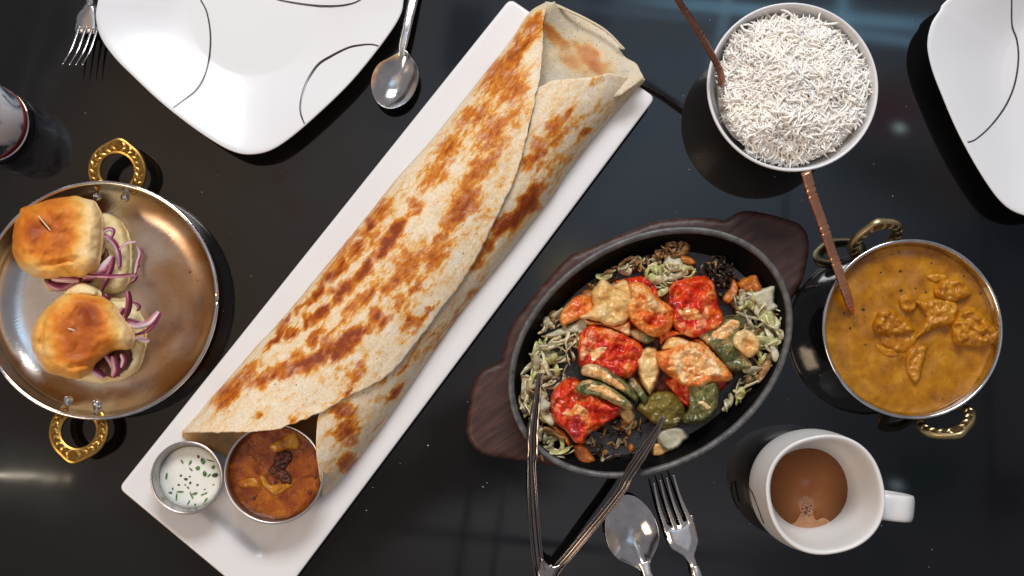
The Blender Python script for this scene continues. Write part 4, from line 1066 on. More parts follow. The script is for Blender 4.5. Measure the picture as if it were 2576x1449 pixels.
# ------------------------------------------------------------------ curry bowl
cc, rcw = circ(2295, 827, 225, .066)
kb = empty('curry_bowl', (cc.x, cc.y, 0), 'round steel curry bowl with two upturned engraved brass ring handles on the right', 'bowl')
pr = [(.03, .0), (.50, .0), (.58, .002), (.72, .012), (.86, .030), (.95, .050), (.985, .0630), (1.004, .0645), (1.010, .0660), (1.004, .0674), (.990, .0678), (.972, .0670), (.962, .0650), (.955, .060), (.93, .050), (.85, .031), (.71, .0135), (.56, .0035), (.03, .0015)]
lathe('bowl_body', [(a_ * rcw, b_) for a_, b_ in catmull(pr, 3, False)], cc, M_STEEL, kb, 128)
for (x_, y_) in ((2206, 592), (2392, 1070)):
    d = D2W(x_, y_, .06) - D2W(2295, 827, .06)
    ring_handle(kb, cc, (d.x, d.y), rcw * .985, .046, wlen(74, .06), wlen(47, .06), math.radians(60), M_BRONZE, M_BRONZED, 6, .0052)
curry = empty('curry', (cc.x, cc.y, .045), 'thick golden brown curry with soft chunks in the steel curry bowl', 'curry')
ZC = .0560
CH = [([(1205, 640), (1260, 620), (1340, 630), (1335, 665), (1260, 675)], .0016, 6), ([(1270, 740), (1300, 690), (1350, 665), (1430, 660), (1470, 700), (1510, 770), (1450, 800), (1370, 825), (1300, 800)], .0046, 18), ([(1000, 810), (1060, 780), (1110, 820), (1105, 885), (1020, 890)], .0040, 12), ([(1130, 850), (1200, 828), (1300, 825), (1390, 850), (1405, 920), (1375, 990), (1290, 1010), (1200, 1050), (1125, 1085), (1170, 1010), (1200, 930)], .0046, 16), ([(815, 990), (850, 915), (910, 893), (980, 930), (1040, 980), (1085, 1040), (1010, 1062), (900, 1065), (830, 1040)], .0056, 16), ([(890, 1070), (1090, 1048), (1095, 1150), (1000, 1195), (890, 1150)], .0022, 14), ([(1420, 1000), (1490, 900), (1560, 895), (1640, 965), (1700, 1030), (1735, 1090), (1680, 1130), (1560, 1150), (1440, 1120)], .0062, 24), ([(1065, 1200), (1185, 1182), (1160, 1300), (1135, 1410), (1080, 1390), (1050, 1300)], .0034, 12), ([(830, 1160), (950, 1190), (980, 1235), (880, 1230)], .0010, 8)]
def swell(x, y): return .0006 * noise.noise(Vector((x * 30, y * 30, 2)))
surface_disc('curry_surface', cc, rcw * .958, ZC, M_CURRY, curry, .0009, 6, .0025, .0012, swell)
for k_, (pts, h_, ed) in enumerate(CH):
    q_ = np.array(F('31', pts)); c__ = q_.mean(0); q_ = c__ + (q_ - c__) * 1.22
    pillow('curry_chunk', q_, ZC - .0004, h_ * 1.5, ed * .8, M_CHUNK, curry, 4, h_ * .7, .07, k_, 1.6, 2)
for hx, hy, r_ in ((715, 885, 20), (1000, 595, 13), (1005, 745, 18), (1190, 755, 16), (1125, 795, 12), (735, 1150, 13), (1175, 1155, 22), (850, 605, 10), (1310, 1240, 8), (620, 1025, 14), (525, 1265, 6), (1240, 1370, 9), (640, 600, 10)):
    X, Y = F('31', [(hx, hy)])[0]; k = r_ / 3
    pillow('herb_fleck', [(X + k * math.cos(a_) * R.uniform(.4, 1.2), Y + k * math.sin(a_) * R.uniform(.3, .9)) for a_ in np.linspace(0, 5.5, 7)], ZC, .0008, 3, M_HERBD, curry, 2.5, smooth=False)
cs2 = empty('serving_spoon', D2W(2140, 780, ZC), 'bright copper handled spoon standing in the curry bowl', 'spoon')
pts = [(2028, 434, .125), (2041, 483, .117), (2065, 550, .106), (2087, 616, .095), (2110, 683, .083), (2126, 730, .072), (2136, 762, .063), (2142, 783, .055), (2146, 796, .050)]
P = resample(np.array([tuple(p) for p in path3(pts, 10)]), .0010, False)
nt = [.09, .13, .33, .37, .53, .57, .73, .87, .90]
sweep('handle', [tuple(p) for p in P], lambda s: notched(s, nt, .0040, .0036) * (1 if s < .85 else max(.3, 1 - (s - .85) * 4)), lambda s: notched(s, nt, .0026, .0026), M_COPPER, cs2, seg=12, sq=.7)

# ------------------------------------------------------------------ mug
MZ = .092
cm = D2W(2077, 1244, MZ); rm = (D2W(2077 + 149, 1244, MZ) - cm).length
th0 = math.radians(12)
def sqr(a_, z):
    k = min(1, max(0, z / MZ)); e = 2 + .25 * k
    a2 = a_ - th0
    return (abs(math.cos(a2)) ** e + abs(math.sin(a2)) ** e) ** (-1 / e)
mug = empty('tea_mug', (cm.x, cm.y, 0), 'white squarish mug of milky tea with its handle pointing right', 'mug')
pr = [(.03, .003), (.66, .003), (.69, .0), (.76, .0), (.86, .003), (.97, .014), (1.045, .032), (1.055, .050), (1.03, .072), (1.005, .086), (1.0, .0905), (.990, .0922), (.965, .0927), (.935, .0918), (.91, .0885), (.885, .080), (.84, .062), (.765, .045), (.70, .032), (.62, .018), (.45, .009), (.03, .0075)]
def shp(a_, z): return sqr(a_, z)
lathe('mug_body', [(a_ * rm, b_) for a_, b_ in catmull(pr, 4, False)], cm, M_MUG, mug, 120, shape=shp)
hd = D2W(2308, 1266, .07) - D2W(2200, 1255, .07); hd.z = 0; hd.normalize()
hb = Vector((cm.x, cm.y, 0))
hp = [hb + hd * (rm * .93) + Vector((0, 0, .074)), hb + hd * (rm * 1.15) + Vector((0, 0, .0775)), hb + hd * (rm * 1.45) + Vector((0, 0, .0770)), hb + hd * (rm * 1.60) + Vector((0, 0, .066)), hb + hd * (rm * 1.58) + Vector((0, 0, .050)), hb + hd * (rm * 1.40) + Vector((0, 0, .034)), hb + hd * (rm * 1.05) + Vector((0, 0, .026)), hb + hd * (rm * .80) + Vector((0, 0, .024))]
hp = [tuple(p + Vector((.0, -.006, 0))) for p in hp]
hpath = [Vector(p) for p in catmull(hp, 6, False)]
V_ = []; F_ = []; lat0 = Vector((-hd.y, hd.x, 0)); sg = 16
for i, p in enumerate(hpath):
    tdir = (hpath[min(i + 1, len(hpath) - 1)] - hpath[max(i - 1, 0)]).normalized(); nn = tdir.cross(lat0).normalized()
    for k in range(sg):
        a_ = 2 * math.pi * k / sg; ca, sa = math.cos(a_), math.sin(a_)
        ca = math.copysign(abs(ca) ** .6, ca); sa = math.copysign(abs(sa) ** .6, sa)
        V_.append(tuple(p + lat0 * (.0107 * ca) + nn * (.0034 * sa)))
for i in range(len(hpath) - 1):
    for k in range(sg):
        q = (k + 1) % sg; F_.append((i * sg + k, i * sg + q, (i + 1) * sg + q, (i + 1) * sg + k))
mk('handle', V_, F_, M_MUG, mug)
tea = empty('milk_tea', (cm.x, cm.y, .040), 'brown milky tea with pale foam and small bubbles in the white mug', 'tea')
ZT = .032
rings = []
for f in (.02, .3, .6, .85, .97, 1.0):
    rings.append([(cm.x + rm * .712 * f * shp(a_, ZT) * math.cos(a_), cm.y + rm * .712 * f * shp(a_, ZT) * math.sin(a_), ZT + (.0008 if f == 1 else 0)) for a_ in np.linspace(0, 2 * math.pi, 90, endpoint=False)])
loft('tea_surface', rings, M_TEA, tea)
pillow('foam_patch', F('32', [(222, 900), (235, 865), (270, 842), (310, 845), (345, 880), (355, 930), (345, 985), (370, 1025), (420, 1005), (480, 1040), (500, 1060), (440, 1110), (380, 1135), (300, 1142), (200, 1130), (130, 1100), (70, 1050), (40, 1020), (60, 1025), (120, 1055), (190, 1050), (240, 980)]), ZT + .0006, .0005, 4, M_FOAM, tea, 4, 0, .1, 3, ragged=1.5)
for (bx, by, br) in ((290, 935, 13), (283, 972, 14), (260, 943, 8), (325, 918, 7), (312, 960, 7), (338, 948, 5), (262, 915, 6), (300, 905, 5), (330, 985, 5), (252, 970, 5), (305, 990, 6), (345, 925, 4), (275, 900, 4), (320, 940, 4), (298, 955, 5), (268, 990, 4), (345, 968, 4), (310, 925, 4), (190, 1070, 5), (250, 1000, 4)):
    X, Y = F('32', [(bx, by)])[0]; q = D2W(X, Y, ZT + .0008); b_ = br / 3 * S
    lathe('bubble', [(b_, ZT + .0008), (b_ * .9, ZT + .0014), (b_ * .5, ZT + .0018), (b_ * .1, ZT + .0019)], q, M_BUB, tea, 10)
# printed loop on the mug's outside, left side
def mugpt(px, py):
    best = None
    for z in np.linspace(.030, .088, 60):
        p = D2W(px, py, z); v_ = p - cm; a_ = math.atan2(v_.y, v_.x); r_ = math.hypot(v_.x, v_.y)
        f = np.interp(z, [.0, .003, .014, .032, .050, .072, .086], [.76, .86, .97, 1.045, 1.055, 1.03, 1.005]) * rm * shp(a_, z)
        if best is None or abs(r_ - f) < best[0]: best = (abs(r_ - f), z, a_, f)
    _, z, a_, f = best
    return Vector((cm.x + (f + .0005) * math.cos(a_), cm.y + (f + .0005) * math.sin(a_), z))
loop = F('22', [(1772, 960), (1762, 900), (1762, 830), (1775, 790), (1800, 790), (1830, 850), (1860, 930), (1885, 1000), (1905, 1050)])
lp = [mugpt(*p) for p in catmull(loop, 5, False)]
sweep('printed_loop', lp, .0006, .0004, M_INK, mug, seg=6)

# ------------------------------------------------------------------ sizzler: board and cast iron oval
BZ = .016
board_out = [(1588, 580), (1620, 566), (1655, 556), (1721, 548), (1788, 549), (1826, 555), (1838, 545), (1855, 535), (1881, 530), (1931, 538), (1975, 550), (2009, 563), (2029, 586), (2035, 616), (2033, 645), (2028, 670), (2018, 708), (1999, 740), (1975, 790), (1950, 870), (1900, 980), (1800, 1090), (1650, 1160), (1500, 1180), (1400, 1172), (1330, 1161), (1287, 1155), (1237, 1149), (1204, 1136), (1180, 1108), (1173, 1080), (1177, 1040), (1183, 1000), (1194, 960), (1207, 935), (1235, 920), (1258, 908), (1268, 880), (1275, 850), (1290, 812), (1331, 757), (1421, 655), (1471, 628), (1538, 598)]
bd = sheet('wooden_board', board_out, lambda P, d: BZ - .0035 * np.exp(-(d / 5) ** 2) + .0004 * fbm(P, .03, 1, 2), .011, M_WOOD, None, 9)
tag(bd, 'dark reddish wooden board with two ear shaped grips under the iron sizzler pan', 'board')
RZ = .044
ce = D2W(1637, 885, RZ); ea, eb, ph = wlen(382, RZ), wlen(285, RZ), math.radians(31.9)
def ell(f, z, da=0.0):
    out = []
    for k in range(120):
        a_ = 2 * math.pi * k / 120; x, y = (ea * f + da) * math.cos(a_), (eb * f + da) * math.sin(a_)
        out.append((ce.x + x * math.cos(ph) - y * math.sin(ph), ce.y + x * math.sin(ph) + y * math.cos(ph), z))
    return out
ip = empty('sizzler_pan', (ce.x, ce.y, BZ), 'black oval cast iron sizzler pan of red tikka and vegetables on the wooden board', 'pan')
loft('pan_body', [ell(.02, BZ + .0015), ell(.76, BZ + .0015), ell(.80, BZ + .0025), ell(.93, .026), ell(1.0, .041, -.0020), ell(1.0, .0435, -.0004)], M_IRON, ip, (True, False))
loft('pan_rim', [ell(1.0, .0430, -.0006), ell(1.0, .0450, 0), ell(1.0, .0460, -.0008), ell(1.0, .0462, -.0022), ell(1.0, .0458, -.0040), ell(1.0, .0445, -.0050), ell(1.0, .042, -.0054)], M_IRONRIM, ip, (False, False))
loft('pan_wall', [ell(1.0, .0420, -.0054), ell(1.0, .036, -.0080), ell(.94, .029, -.0060), ell(.90, .0235, -.0050), ell(.87, .0217, -.0050)], M_IRON, ip, (False, False))
FZ = .0212
loft('pan_floor', [ell(.87, .0218, -.0048), ell(.83, FZ, -.004), ell(.4, FZ), ell(.02, FZ)], M_IRONFLOOR, ip, (False, True))

PIECES = [
 ('sauce_bed', 'dark orange gravy and scraps spread under the tikka pile in the iron pan', 'gravy', '21', [(560, 800), (800, 700), (1000, 760), (1200, 800), (1500, 1000), (1700, 1200), (1600, 1400), (1350, 1600), (1150, 1560), (1000, 1500), (800, 1440), (620, 1300), (560, 1100), (650, 950)], .0205, .008, 40, M_BED),
 # name, label, category, frame, outline, base z, height, edge, material, group
 ('tikka_chunk', 'scarlet tikka cube with cracked orange front at the upper right of the pile', 'tikka', '21', [(1200, 740), (1230, 690), (1330, 660), (1440, 645), (1500, 680), (1530, 740), (1545, 850), (1580, 930), (1570, 990), (1480, 1050), (1350, 1085), (1240, 1020), (1215, 940), (1195, 830)], .024, .026, 22, M_RED),
 ('tikka_chunk', 'deep red tikka chunk mostly hidden behind the creamy orange one', 'tikka', '21', [(790, 680), (850, 660), (950, 640), (1030, 660), (1080, 720), (1110, 800), (1060, 830), (980, 800), (900, 740), (830, 710)], .022, .020, 18, M_RED),
 ('tikka_chunk', 'large dark red tikka chunk with a purple onion edge at the left of the pile', 'tikka', '21', [(520, 1100), (590, 1020), (700, 1025), (800, 1060), (880, 1100), (960, 1150), (975, 1220), (930, 1330), (860, 1400), (720, 1380), (600, 1310), (530, 1310), (515, 1200)], .023, .024, 24, M_RED),
 ('tikka_chunk', 'bright red tikka chunk at the lower left nearest the tongs tip', 'tikka', '22', [(310, 100), (360, 20), (430, -30), (500, -20), (600, 40), (700, 120), (800, 160), (790, 230), (700, 290), (640, 330), (560, 390), (550, 430), (480, 425), (420, 350), (340, 290), (305, 200)], .023, .024, 24, M_RED),
 ('tikka_chunk', 'small red tikka piece between the two green peppers at the lower right', 'tikka', '22', [(1160, -20), (1260, -60), (1340, -20), (1360, 60), (1340, 170), (1270, 130), (1210, 60)], .022, .016, 14, M_RED),
 ('tikka_chunk', 'tiny bright red tikka corner right of the tall green pepper', 'tikka', '22', [(1520, -90), (1620, -70), (1612, 10), (1570, 50), (1540, 20)], .022, .014, 10, M_RED),
 ('tikka_chunk', 'orange tikka chunk under cream sauce at the top middle of the pile', 'tikka', '21', [(890, 710), (960, 690), (1040, 730), (1090, 800), (1180, 850), (1215, 890), (1205, 1000), (1150, 1060), (1060, 1080), (960, 1030), (890, 950), (870, 880), (905, 800)], .025, .028, 24, M_ORANGE),
 ('tikka_chunk', 'wide cream covered orange tikka piece right of the pile centre', 'tikka', '21', [(1110, 1220), (1200, 1190), (1330, 1140), (1450, 1170), (1560, 1270), (1640, 1370), (1620, 1420), (1500, 1440), (1400, 1470), (1290, 1449), (1200, 1380), (1130, 1320)], .026, .027, 26, M_ORANGE),
 ('tikka_chunk', 'small orange browned tikka piece at the far left tip of the pile', 'tikka', '21', [(380, 900), (430, 840), (490, 790), (580, 790), (620, 860), (610, 920), (560, 950), (500, 960), (440, 990), (380, 1005), (366, 950)], .023, .018, 18, M_ORANGE),
 ('tikka_chunk', 'rough orange tikka edge tucked beside the dark green pepper square', 'tikka', '21', [(1360, 1130), (1420, 1110), (1480, 1160), (1540, 1230), (1590, 1300), (1560, 1320), (1480, 1250), (1400, 1180)], .025, .020, 10, M_ORANGE),
 ('tikka_chunk', 'thin orange tikka strip between the two central chunks', 'tikka', '21', [(1120, 1080), (1180, 1045), (1260, 1050), (1310, 1075), (1230, 1090), (1160, 1120), (1130, 1150)], .025, .018, 8, M_ORANGE),
 ('onion_petal', 'largest cream coated onion petal at the upper left of the pile', 'onion', '21', [(600, 770), (640, 720), (690, 670), (760, 720), (850, 760), (910, 840), (890, 920), (830, 990), (740, 1000), (650, 970), (520, 940), (580, 900), (615, 860)], .034, .016, 30, M_CREAM),
 ('onion_petal', 'speckled onion petal standing behind the largest one', 'onion', '21', [(770, 720), (850, 670), (900, 710), (925, 760), (915, 850), (870, 800)], .036, .010, 12, M_CREAM),
 ('onion_petal', 'tan onion petal above the wide cream covered tikka', 'onion', '21', [(1140, 1190), (1160, 1130), (1200, 1095), (1280, 1100), (1350, 1145), (1330, 1190), (1230, 1205)], .034, .014, 16, M_CREAM),
 ('onion_petal', 'long pale onion wedge pointing down from the middle of the pile', 'onion', '21', [(940, 1270), (1000, 1190), (1080, 1190), (1115, 1280), (1100, 1400), (1060, 1490), (1040, 1530), (1000, 1470), (960, 1380)], .030, .014, 16, M_CREAM),
 ('onion_petal', 'speckled onion lump sitting on the dark green pepper square', 'onion', '21', [(1670, 1110), (1700, 1060), (1760, 1040), (1820, 1070), (1865, 1130), (1855, 1200), (1790, 1245), (1730, 1210), (1680, 1170)], .034, .018, 16, M_CREAM),
 ('onion_petal', 'pale onion scrap under the lower pepper slice', 'onion', '22', [(770, 180), (860, 170), (910, 200), (930, 240), (915, 275), (880, 300), (830, 250)], .024, .010, 10, M_CREAM),
 ('onion_petal', 'cream sauce sheet below the large onion petal', 'onion', '21', [(560, 960), (700, 990), (800, 1000), (880, 960), (890, 1060), (860, 1090), (780, 1050), (680, 1010), (590, 1010)], .030, .014, 12, M_ORANGE),
 ('pepper_piece', 'dark green pepper square smeared with cream sauce on the right', 'pepper', '21', [(1405, 1075), (1490, 1030), (1570, 990), (1640, 945), (1720, 960), (1745, 1020), (1700, 1080), (1710, 1150), (1780, 1250), (1800, 1310), (1700, 1340), (1600, 1320), (1550, 1230), (1470, 1150)], .026, .020, 26, M_PEPPER),
 ('pepper_piece', 'small sauced pepper bit at the centre between the chunks', 'pepper', '21', [(885, 1040), (950, 1030), (1050, 1075), (1070, 1120), (1000, 1150), (930, 1120), (890, 1080)], .030, .014, 12, M_PEPPER),
 ('pepper_piece', 'upper of the two sauced pepper slices over the lower left chunk', 'pepper', 'B', [(735, 470), (760, 415), (840, 402), (940, 430), (1040, 490), (1130, 560), (1210, 670), (1215, 720), (1180, 725), (1060, 640), (900, 560), (800, 520), (750, 510)], .038, .014, 13, M_PEPPER),
 ('pepper_piece', 'lower of the two sauced pepper slices over the lower left chunk', 'pepper', 'B', [(685, 620), (730, 570), (800, 545), (900, 560), (1020, 620), (1140, 720), (1170, 780), (1140, 802), (1020, 770), (900, 710), (780, 690), (710, 670)], .038, .015, 13, M_PEPPER),
 ('pepper_piece', 'narrow greyish pepper strip left of the olive pepper', 'pepper', 'B', [(1150, 540), (1190, 520), (1250, 590), (1320, 680), (1330, 730), (1290, 760), (1220, 680), (1160, 600)], .030, .012, 8, M_PEPPER),
 ('pepper_piece', 'round wrinkled olive pepper piece at the bottom of the pile', 'pepper', '22', [(950, 180), (1000, 110), (1060, 75), (1130, 60), (1220, 70), (1290, 150), (1300, 220), (1270, 280), (1210, 320), (1130, 325), (1060, 280), (1000, 230)], .023, .016, 26, M_PEPPERB),
 ('pepper_piece', 'tall glossy green pepper piece at the lower right of the pile', 'pepper', '22', [(1335, 30), (1360, -60), (1430, -110), (1500, -90), (1545, 0), (1555, 100), (1530, 200), (1480, 250), (1400, 285), (1300, 275), (1300, 220), (1335, 180)], .027, .022, 24, M_PEPPERG),
 ('carrot_piece', 'largest orange carrot cube near the right wall of the iron pan', 'carrot', '21', [(1705, 690), (1760, 650), (1840, 628), (1865, 680), (1885, 740), (1800, 775), (1735, 750)], .023, .014, 12, M_CARROT),
 ('carrot_piece', 'orange carrot cube beside the pale cabbage at the top', 'carrot', '21', [(1275, 485), (1350, 492), (1385, 550), (1330, 552), (1285, 535)], .023, .010, 8, M_CARROT),
 ('carrot_piece', 'flat orange carrot wedge below the lower left tikka chunk', 'carrot', '22', [(462, 470), (510, 450), (570, 490), (620, 575), (575, 608), (510, 600), (475, 550)], .023, .010, 12, M_CARROT),
 ('carrot_piece', 'tiny orange carrot bit on the bare pan floor near the front', 'carrot', '22', [(878, 470), (903, 450), (918, 490), (890, 520)], .022, .006, 5, M_CARROT),
 ('carrot_piece', 'slim browned carrot stick among the cabbage at the lower left', 'carrot', '22', [(248, 280), (270, 268), (340, 320), (400, 370), (438, 440), (425, 470), (380, 420), (300, 340)], .028, .010, 7, M_CARROT),
 ('carrot_piece', 'glazed brown carrot slice above the curled cabbage', 'carrot', '21', [(1590, 800), (1640, 730), (1660, 665), (1700, 690), (1710, 740), (1690, 800), (1640, 840)], .024, .012, 8, M_CARROT),
 ('cabbage_leaf', 'crumpled pale cabbage piece at the top of the iron pan', 'cabbage', '21', [(1150, 540), (1170, 510), (1195, 480), (1210, 505), (1265, 505), (1290, 540), (1325, 560), (1300, 590), (1250, 598), (1190, 600)], .030, .008, 10, M_PALE),
 ('cabbage_leaf', 'flat beige cabbage square by the right wall of the iron pan', 'cabbage', 'C', [(725, 490), (830, 465), (940, 430), (978, 440), (965, 500), (965, 560), (1000, 605), (950, 635), (840, 682), (790, 640), (780, 580)], .034, .005, 10, M_PALE),
 ('cabbage_leaf', 'browned cream cabbage piece beside the right tongs arm', 'cabbage', '22', [(1105, 395), (1140, 350), (1200, 325), (1280, 342), (1322, 400), (1280, 440), (1240, 480), (1180, 500), (1130, 460)], .026, .008, 10, M_PALE),
 ('cabbage_leaf', 'white thick cabbage piece behind the left tongs arm', 'cabbage', '22', [(170, 90), (220, 95), (270, 130), (295, 160), (270, 195), (200, 210), (170, 180)], .036, .009, 9, M_PALE),
 ('cabbage_leaf', 'long pale cabbage leaf at the left of the pile', 'cabbage', '21', [(250, 1085), (330, 1045), (400, 1020), (470, 990), (520, 960), (560, 990), (565, 1040), (530, 1065), (440, 1070), (350, 1100), (290, 1100)], .028, .007, 9, M_PALE),
 ('cabbage_leaf', 'brown stained lower cabbage piece next to the tongs on the pan wall', 'cabbage', '22', [(1080, 460), (1130, 460), (1180, 500), (1150, 530), (1105, 548), (1070, 530)], .024, .006, 7, M_CREAM),
 ('cabbage_leaf', 'light green cabbage triangle below the beige square', 'cabbage', 'C', [(830, 700), (950, 650), (985, 800), (900, 760)], .036, .004, 6, M_SHRED[1]),
 ('cabbage_leaf', 'thick cream cabbage rib along the right wall of the iron pan', 'cabbage', 'C', [(900, 890), (950, 880), (985, 950), (1030, 1040), (1035, 1085), (990, 1110), (950, 1070), (930, 980)], .034, .006, 7, M_PALE),
]
PZ = {}
for k_, (nm, lb, ct, fr, pts, zb, h_, ed, mt) in enumerate(PIECES):
    big = h_ > .015
    q_ = np.array(F(fr, pts)); c__ = q_.mean(0); q_ = c__ + (q_ - c__) * 1.10
    zf_ = dome(zb, h_, ed * .8, 3.0 if big else 2.0, h_ * .24, .036, k_ * 3 + 1)
    zz_ = (lambda zf_: lambda P, d: zf_(P, d) + h_ * .05 * fbm(P, .13, 5, 2) * np.clip(d / 6, 0, 1))(zf_)
    o_ = sheet(nm, q_, zz_, lambda P, d, zz_=zz_, zb=zb: .0012 + .8 * (zz_(P, d) - zb).clip(0), mt, None, 3.6, True, None, 2.2, k_)
    PZ[lb] = (o_, q_, zz_)
    tag(o_, lb, ct, {'tikka': 'tikka chunks in the sizzler', 'onion': 'onion petals in the sizzler', 'pepper': 'pepper pieces in the sizzler', 'carrot': 'carrot pieces in the sizzler', 'cabbage': 'cabbage pieces in the sizzler'}.get(ct))
M_SAUCE = food('cream_sauce', [(.3, (.70, .20, .035)), (.46, (.80, .42, .14)), (.58, (.86, .60, .32)), (.75, (.88, .70, .46))], 70, 7, .16, .3, 120, .0008, .2, 1.2, specks=[(330, .15, (.10, .04, .012), .2)])
SAUCE = [('large dark red', '21', [(590, 1200), (640, 1170), (690, 1165), (720, 1180), (670, 1240), (630, 1280), (595, 1260)]),
 ('bright red tikka chunk', '22', [(370, 215), (440, 190), (480, 150), (540, 170), (590, 215), (560, 250), (500, 235), (430, 245)]),
 ('dark green pepper', '21', [(1500, 1080), (1560, 1020), (1620, 1000), (1670, 1040), (1640, 1090), (1590, 1120), (1540, 1110)]),
 ('dark green pepper', '21', [(1600, 1000), (1660, 960), (1720, 980), (1700, 1030), (1650, 1040)]),
 ('upper of the two', 'B', [(790, 420), (880, 430), (960, 480), (1050, 540), (1130, 620), (1100, 640), (1000, 580), (900, 530), (810, 490)]),
 ('lower of the two', 'B', [(820, 580), (930, 600), (1030, 660), (1110, 740), (1060, 740), (950, 690), (850, 650), (780, 630)]),
 ('tall glossy green', '22', [(1350, -60), (1420, -90), (1480, -70), (1450, -10), (1390, 20), (1345, 0)]),
 ('tall glossy green', '22', [(1400, 130), (1440, 125), (1500, 170), (1480, 195), (1430, 165)]),
 ('scarlet tikka cube', '21', [(1250, 900), (1320, 870), (1400, 890), (1440, 940), (1380, 970), (1290, 960)]),
 ('orange tikka chunk under', '21', [(920, 740), (1000, 730), (1060, 780), (1140, 850), (1180, 900), (1120, 930), (1020, 900), (940, 850)]),
 ('wide cream covered', '21', [(1200, 1220), (1330, 1170), (1430, 1210), (1540, 1290), (1580, 1370), (1480, 1390), (1350, 1370), (1230, 1300)])]
for key, fr, pts in SAUCE:
    o_, q_, zz_ = [v for k, v in PZ.items() if k.startswith(key)][0]
    po = resample(catmull(q_, 6), 3.6)
    zs = lambda P, d, zz_=zz_, po=po: zz_(P, distpoly(P, po)) - .0004 + .0013 * np.sqrt(np.clip(d / 8, 0, 1)) + .0006 * fbm(P, .12, 3, 2)
    sheet('cream_sauce', F(fr, pts), zs, .0016, M_SAUCE, o_, 3, True, None, 2.5, len(pts))
# shreds
def inpoly1(x, y, poly): return bool(inside(np.array([[x, y]]), np.array(poly))[0])
ZONES = [  # (label, polygon in photo units, count, length range, z range, material weights)
 ('heap of pale shredded cabbage along the left wall of the iron pan', [(1322, 905), (1350, 870), (1400, 850), (1455, 830), (1462, 900), (1430, 940), (1400, 990), (1395, 1050), (1440, 1100), (1440, 1135), (1400, 1140), (1345, 1120), (1310, 1080), (1312, 980)], 135, (26, 66), (.024, .036), (4, 2, 3, 1, 0)),
 ('curled shredded cabbage along the right wall of the iron pan', [(1840, 735), (1880, 730), (1920, 770), (1970, 790), (1975, 850), (1955, 900), (1920, 940), (1880, 985), (1840, 1030), (1815, 1020), (1850, 960), (1890, 900), (1870, 830), (1830, 790)], 120, (26, 62), (.024, .038), (4, 3, 3, 1, 0)),
 ('green tinged cabbage ribbons at the top of the pile', [(1625, 660), (1680, 650), (1740, 668), (1750, 690), (1700, 720), (1660, 745), (1640, 720)], 44, (22, 54), (.026, .036), (2, 5, 1, 0, 0)),
 ('browned cabbage strips along the upper left floor of the pan', [(1480, 700), (1520, 680), (1560, 670), (1600, 645), (1650, 640), (1645, 690), (1600, 690), (1540, 700), (1500, 730)], 50, (20, 46), (.022, .028), (2, 1, 2, 4, 2)),
 ('crisp curls of fried onion at the top of the iron pan', [(1630, 640), (1670, 610), (1730, 605), (1745, 625), (1700, 645), (1660, 655)], 24, (20, 44), (.023, .030), (0, 0, 1, 6, 1)),
 ('charred black vegetable scraps at the upper right of the pan floor', [(1765, 655), (1800, 640), (1840, 650), (1860, 700), (1830, 740), (1795, 750), (1775, 700)], 46, (14, 40), (.022, .027), (0, 0, 0, 1, 6)),
 ('burnt scraps on the bare pan floor near the front', [(1480, 1075), (1540, 1055), (1640, 1040), (1650, 1090), (1600, 1120), (1540, 1160), (1480, 1165), (1450, 1130)], 34, (14, 40), (.0215, .0235), (0, 0, 1, 4, 5)),
 ('withered grey cabbage strips at the far left tip of the pile', [(1352, 835), (1370, 800), (1420, 775), (1425, 800), (1400, 830), (1365, 850)], 12, (26, 50), (.024, .030), (1, 0, 4, 3, 0)),
]
for (lb, poly, cnt, lr, zr2, wts) in ZONES:
    c_ = np.mean(np.array(poly), 0); poly = [tuple(c_ + (np.array(p) - c_) * 1.10) for p in poly]; hz = empty('shredded_cabbage', D2W(c_[0], c_[1], FZ), lb, 'cabbage', 'shredded vegetables in the sizzler')
    mn = np.min(poly, 0); mx = np.max(poly, 0); made = 0
    while made < cnt:
        x, y = R.uniform(mn[0], mx[0]), R.uniform(mn[1], mx[1])
        if not inpoly1(x, y, poly): continue
        L = R.uniform(*lr) * 1.35; an = R.uniform(0, math.pi); cv = R.uniform(-1.6, 1.6); pts = []; z0 = R.uniform(*zr2) + .003; px, py = x, y
        ok = True
        for i in range(5):
            pts.append((px, py, z0 + .003 * math.sin(i * 1.6 + an * 3) * R.uniform(.3, 1)))
            an += cv / 5 + R.uniform(-.35, .35); px += math.cos(an) * L / 5; py += math.sin(an) * L / 5
        if not inpoly1(px, py, [(c_[0] + (p[0] - c_[0]) * 1.12, c_[1] + (p[1] - c_[1]) * 1.12) for p in poly]): continue
        mt = R.choices(M_SHRED, wts)[0]; w_ = R.choice((R.uniform(2.6, 7), R.uniform(6, 15))) * S; r0, r1 = R.uniform(-1.2, 1.2), R.uniform(-1.6, 1.6)
        v_, f_ = sweepgeo(path3(pts, 4), lambda s: w_ * (.45 + .55 * math.sin(math.pi * s) ** .6), .0006, 6, roll=lambda s: r0 + r1 * s)
        mk('shred', v_, f_, mt, hz); made += 1

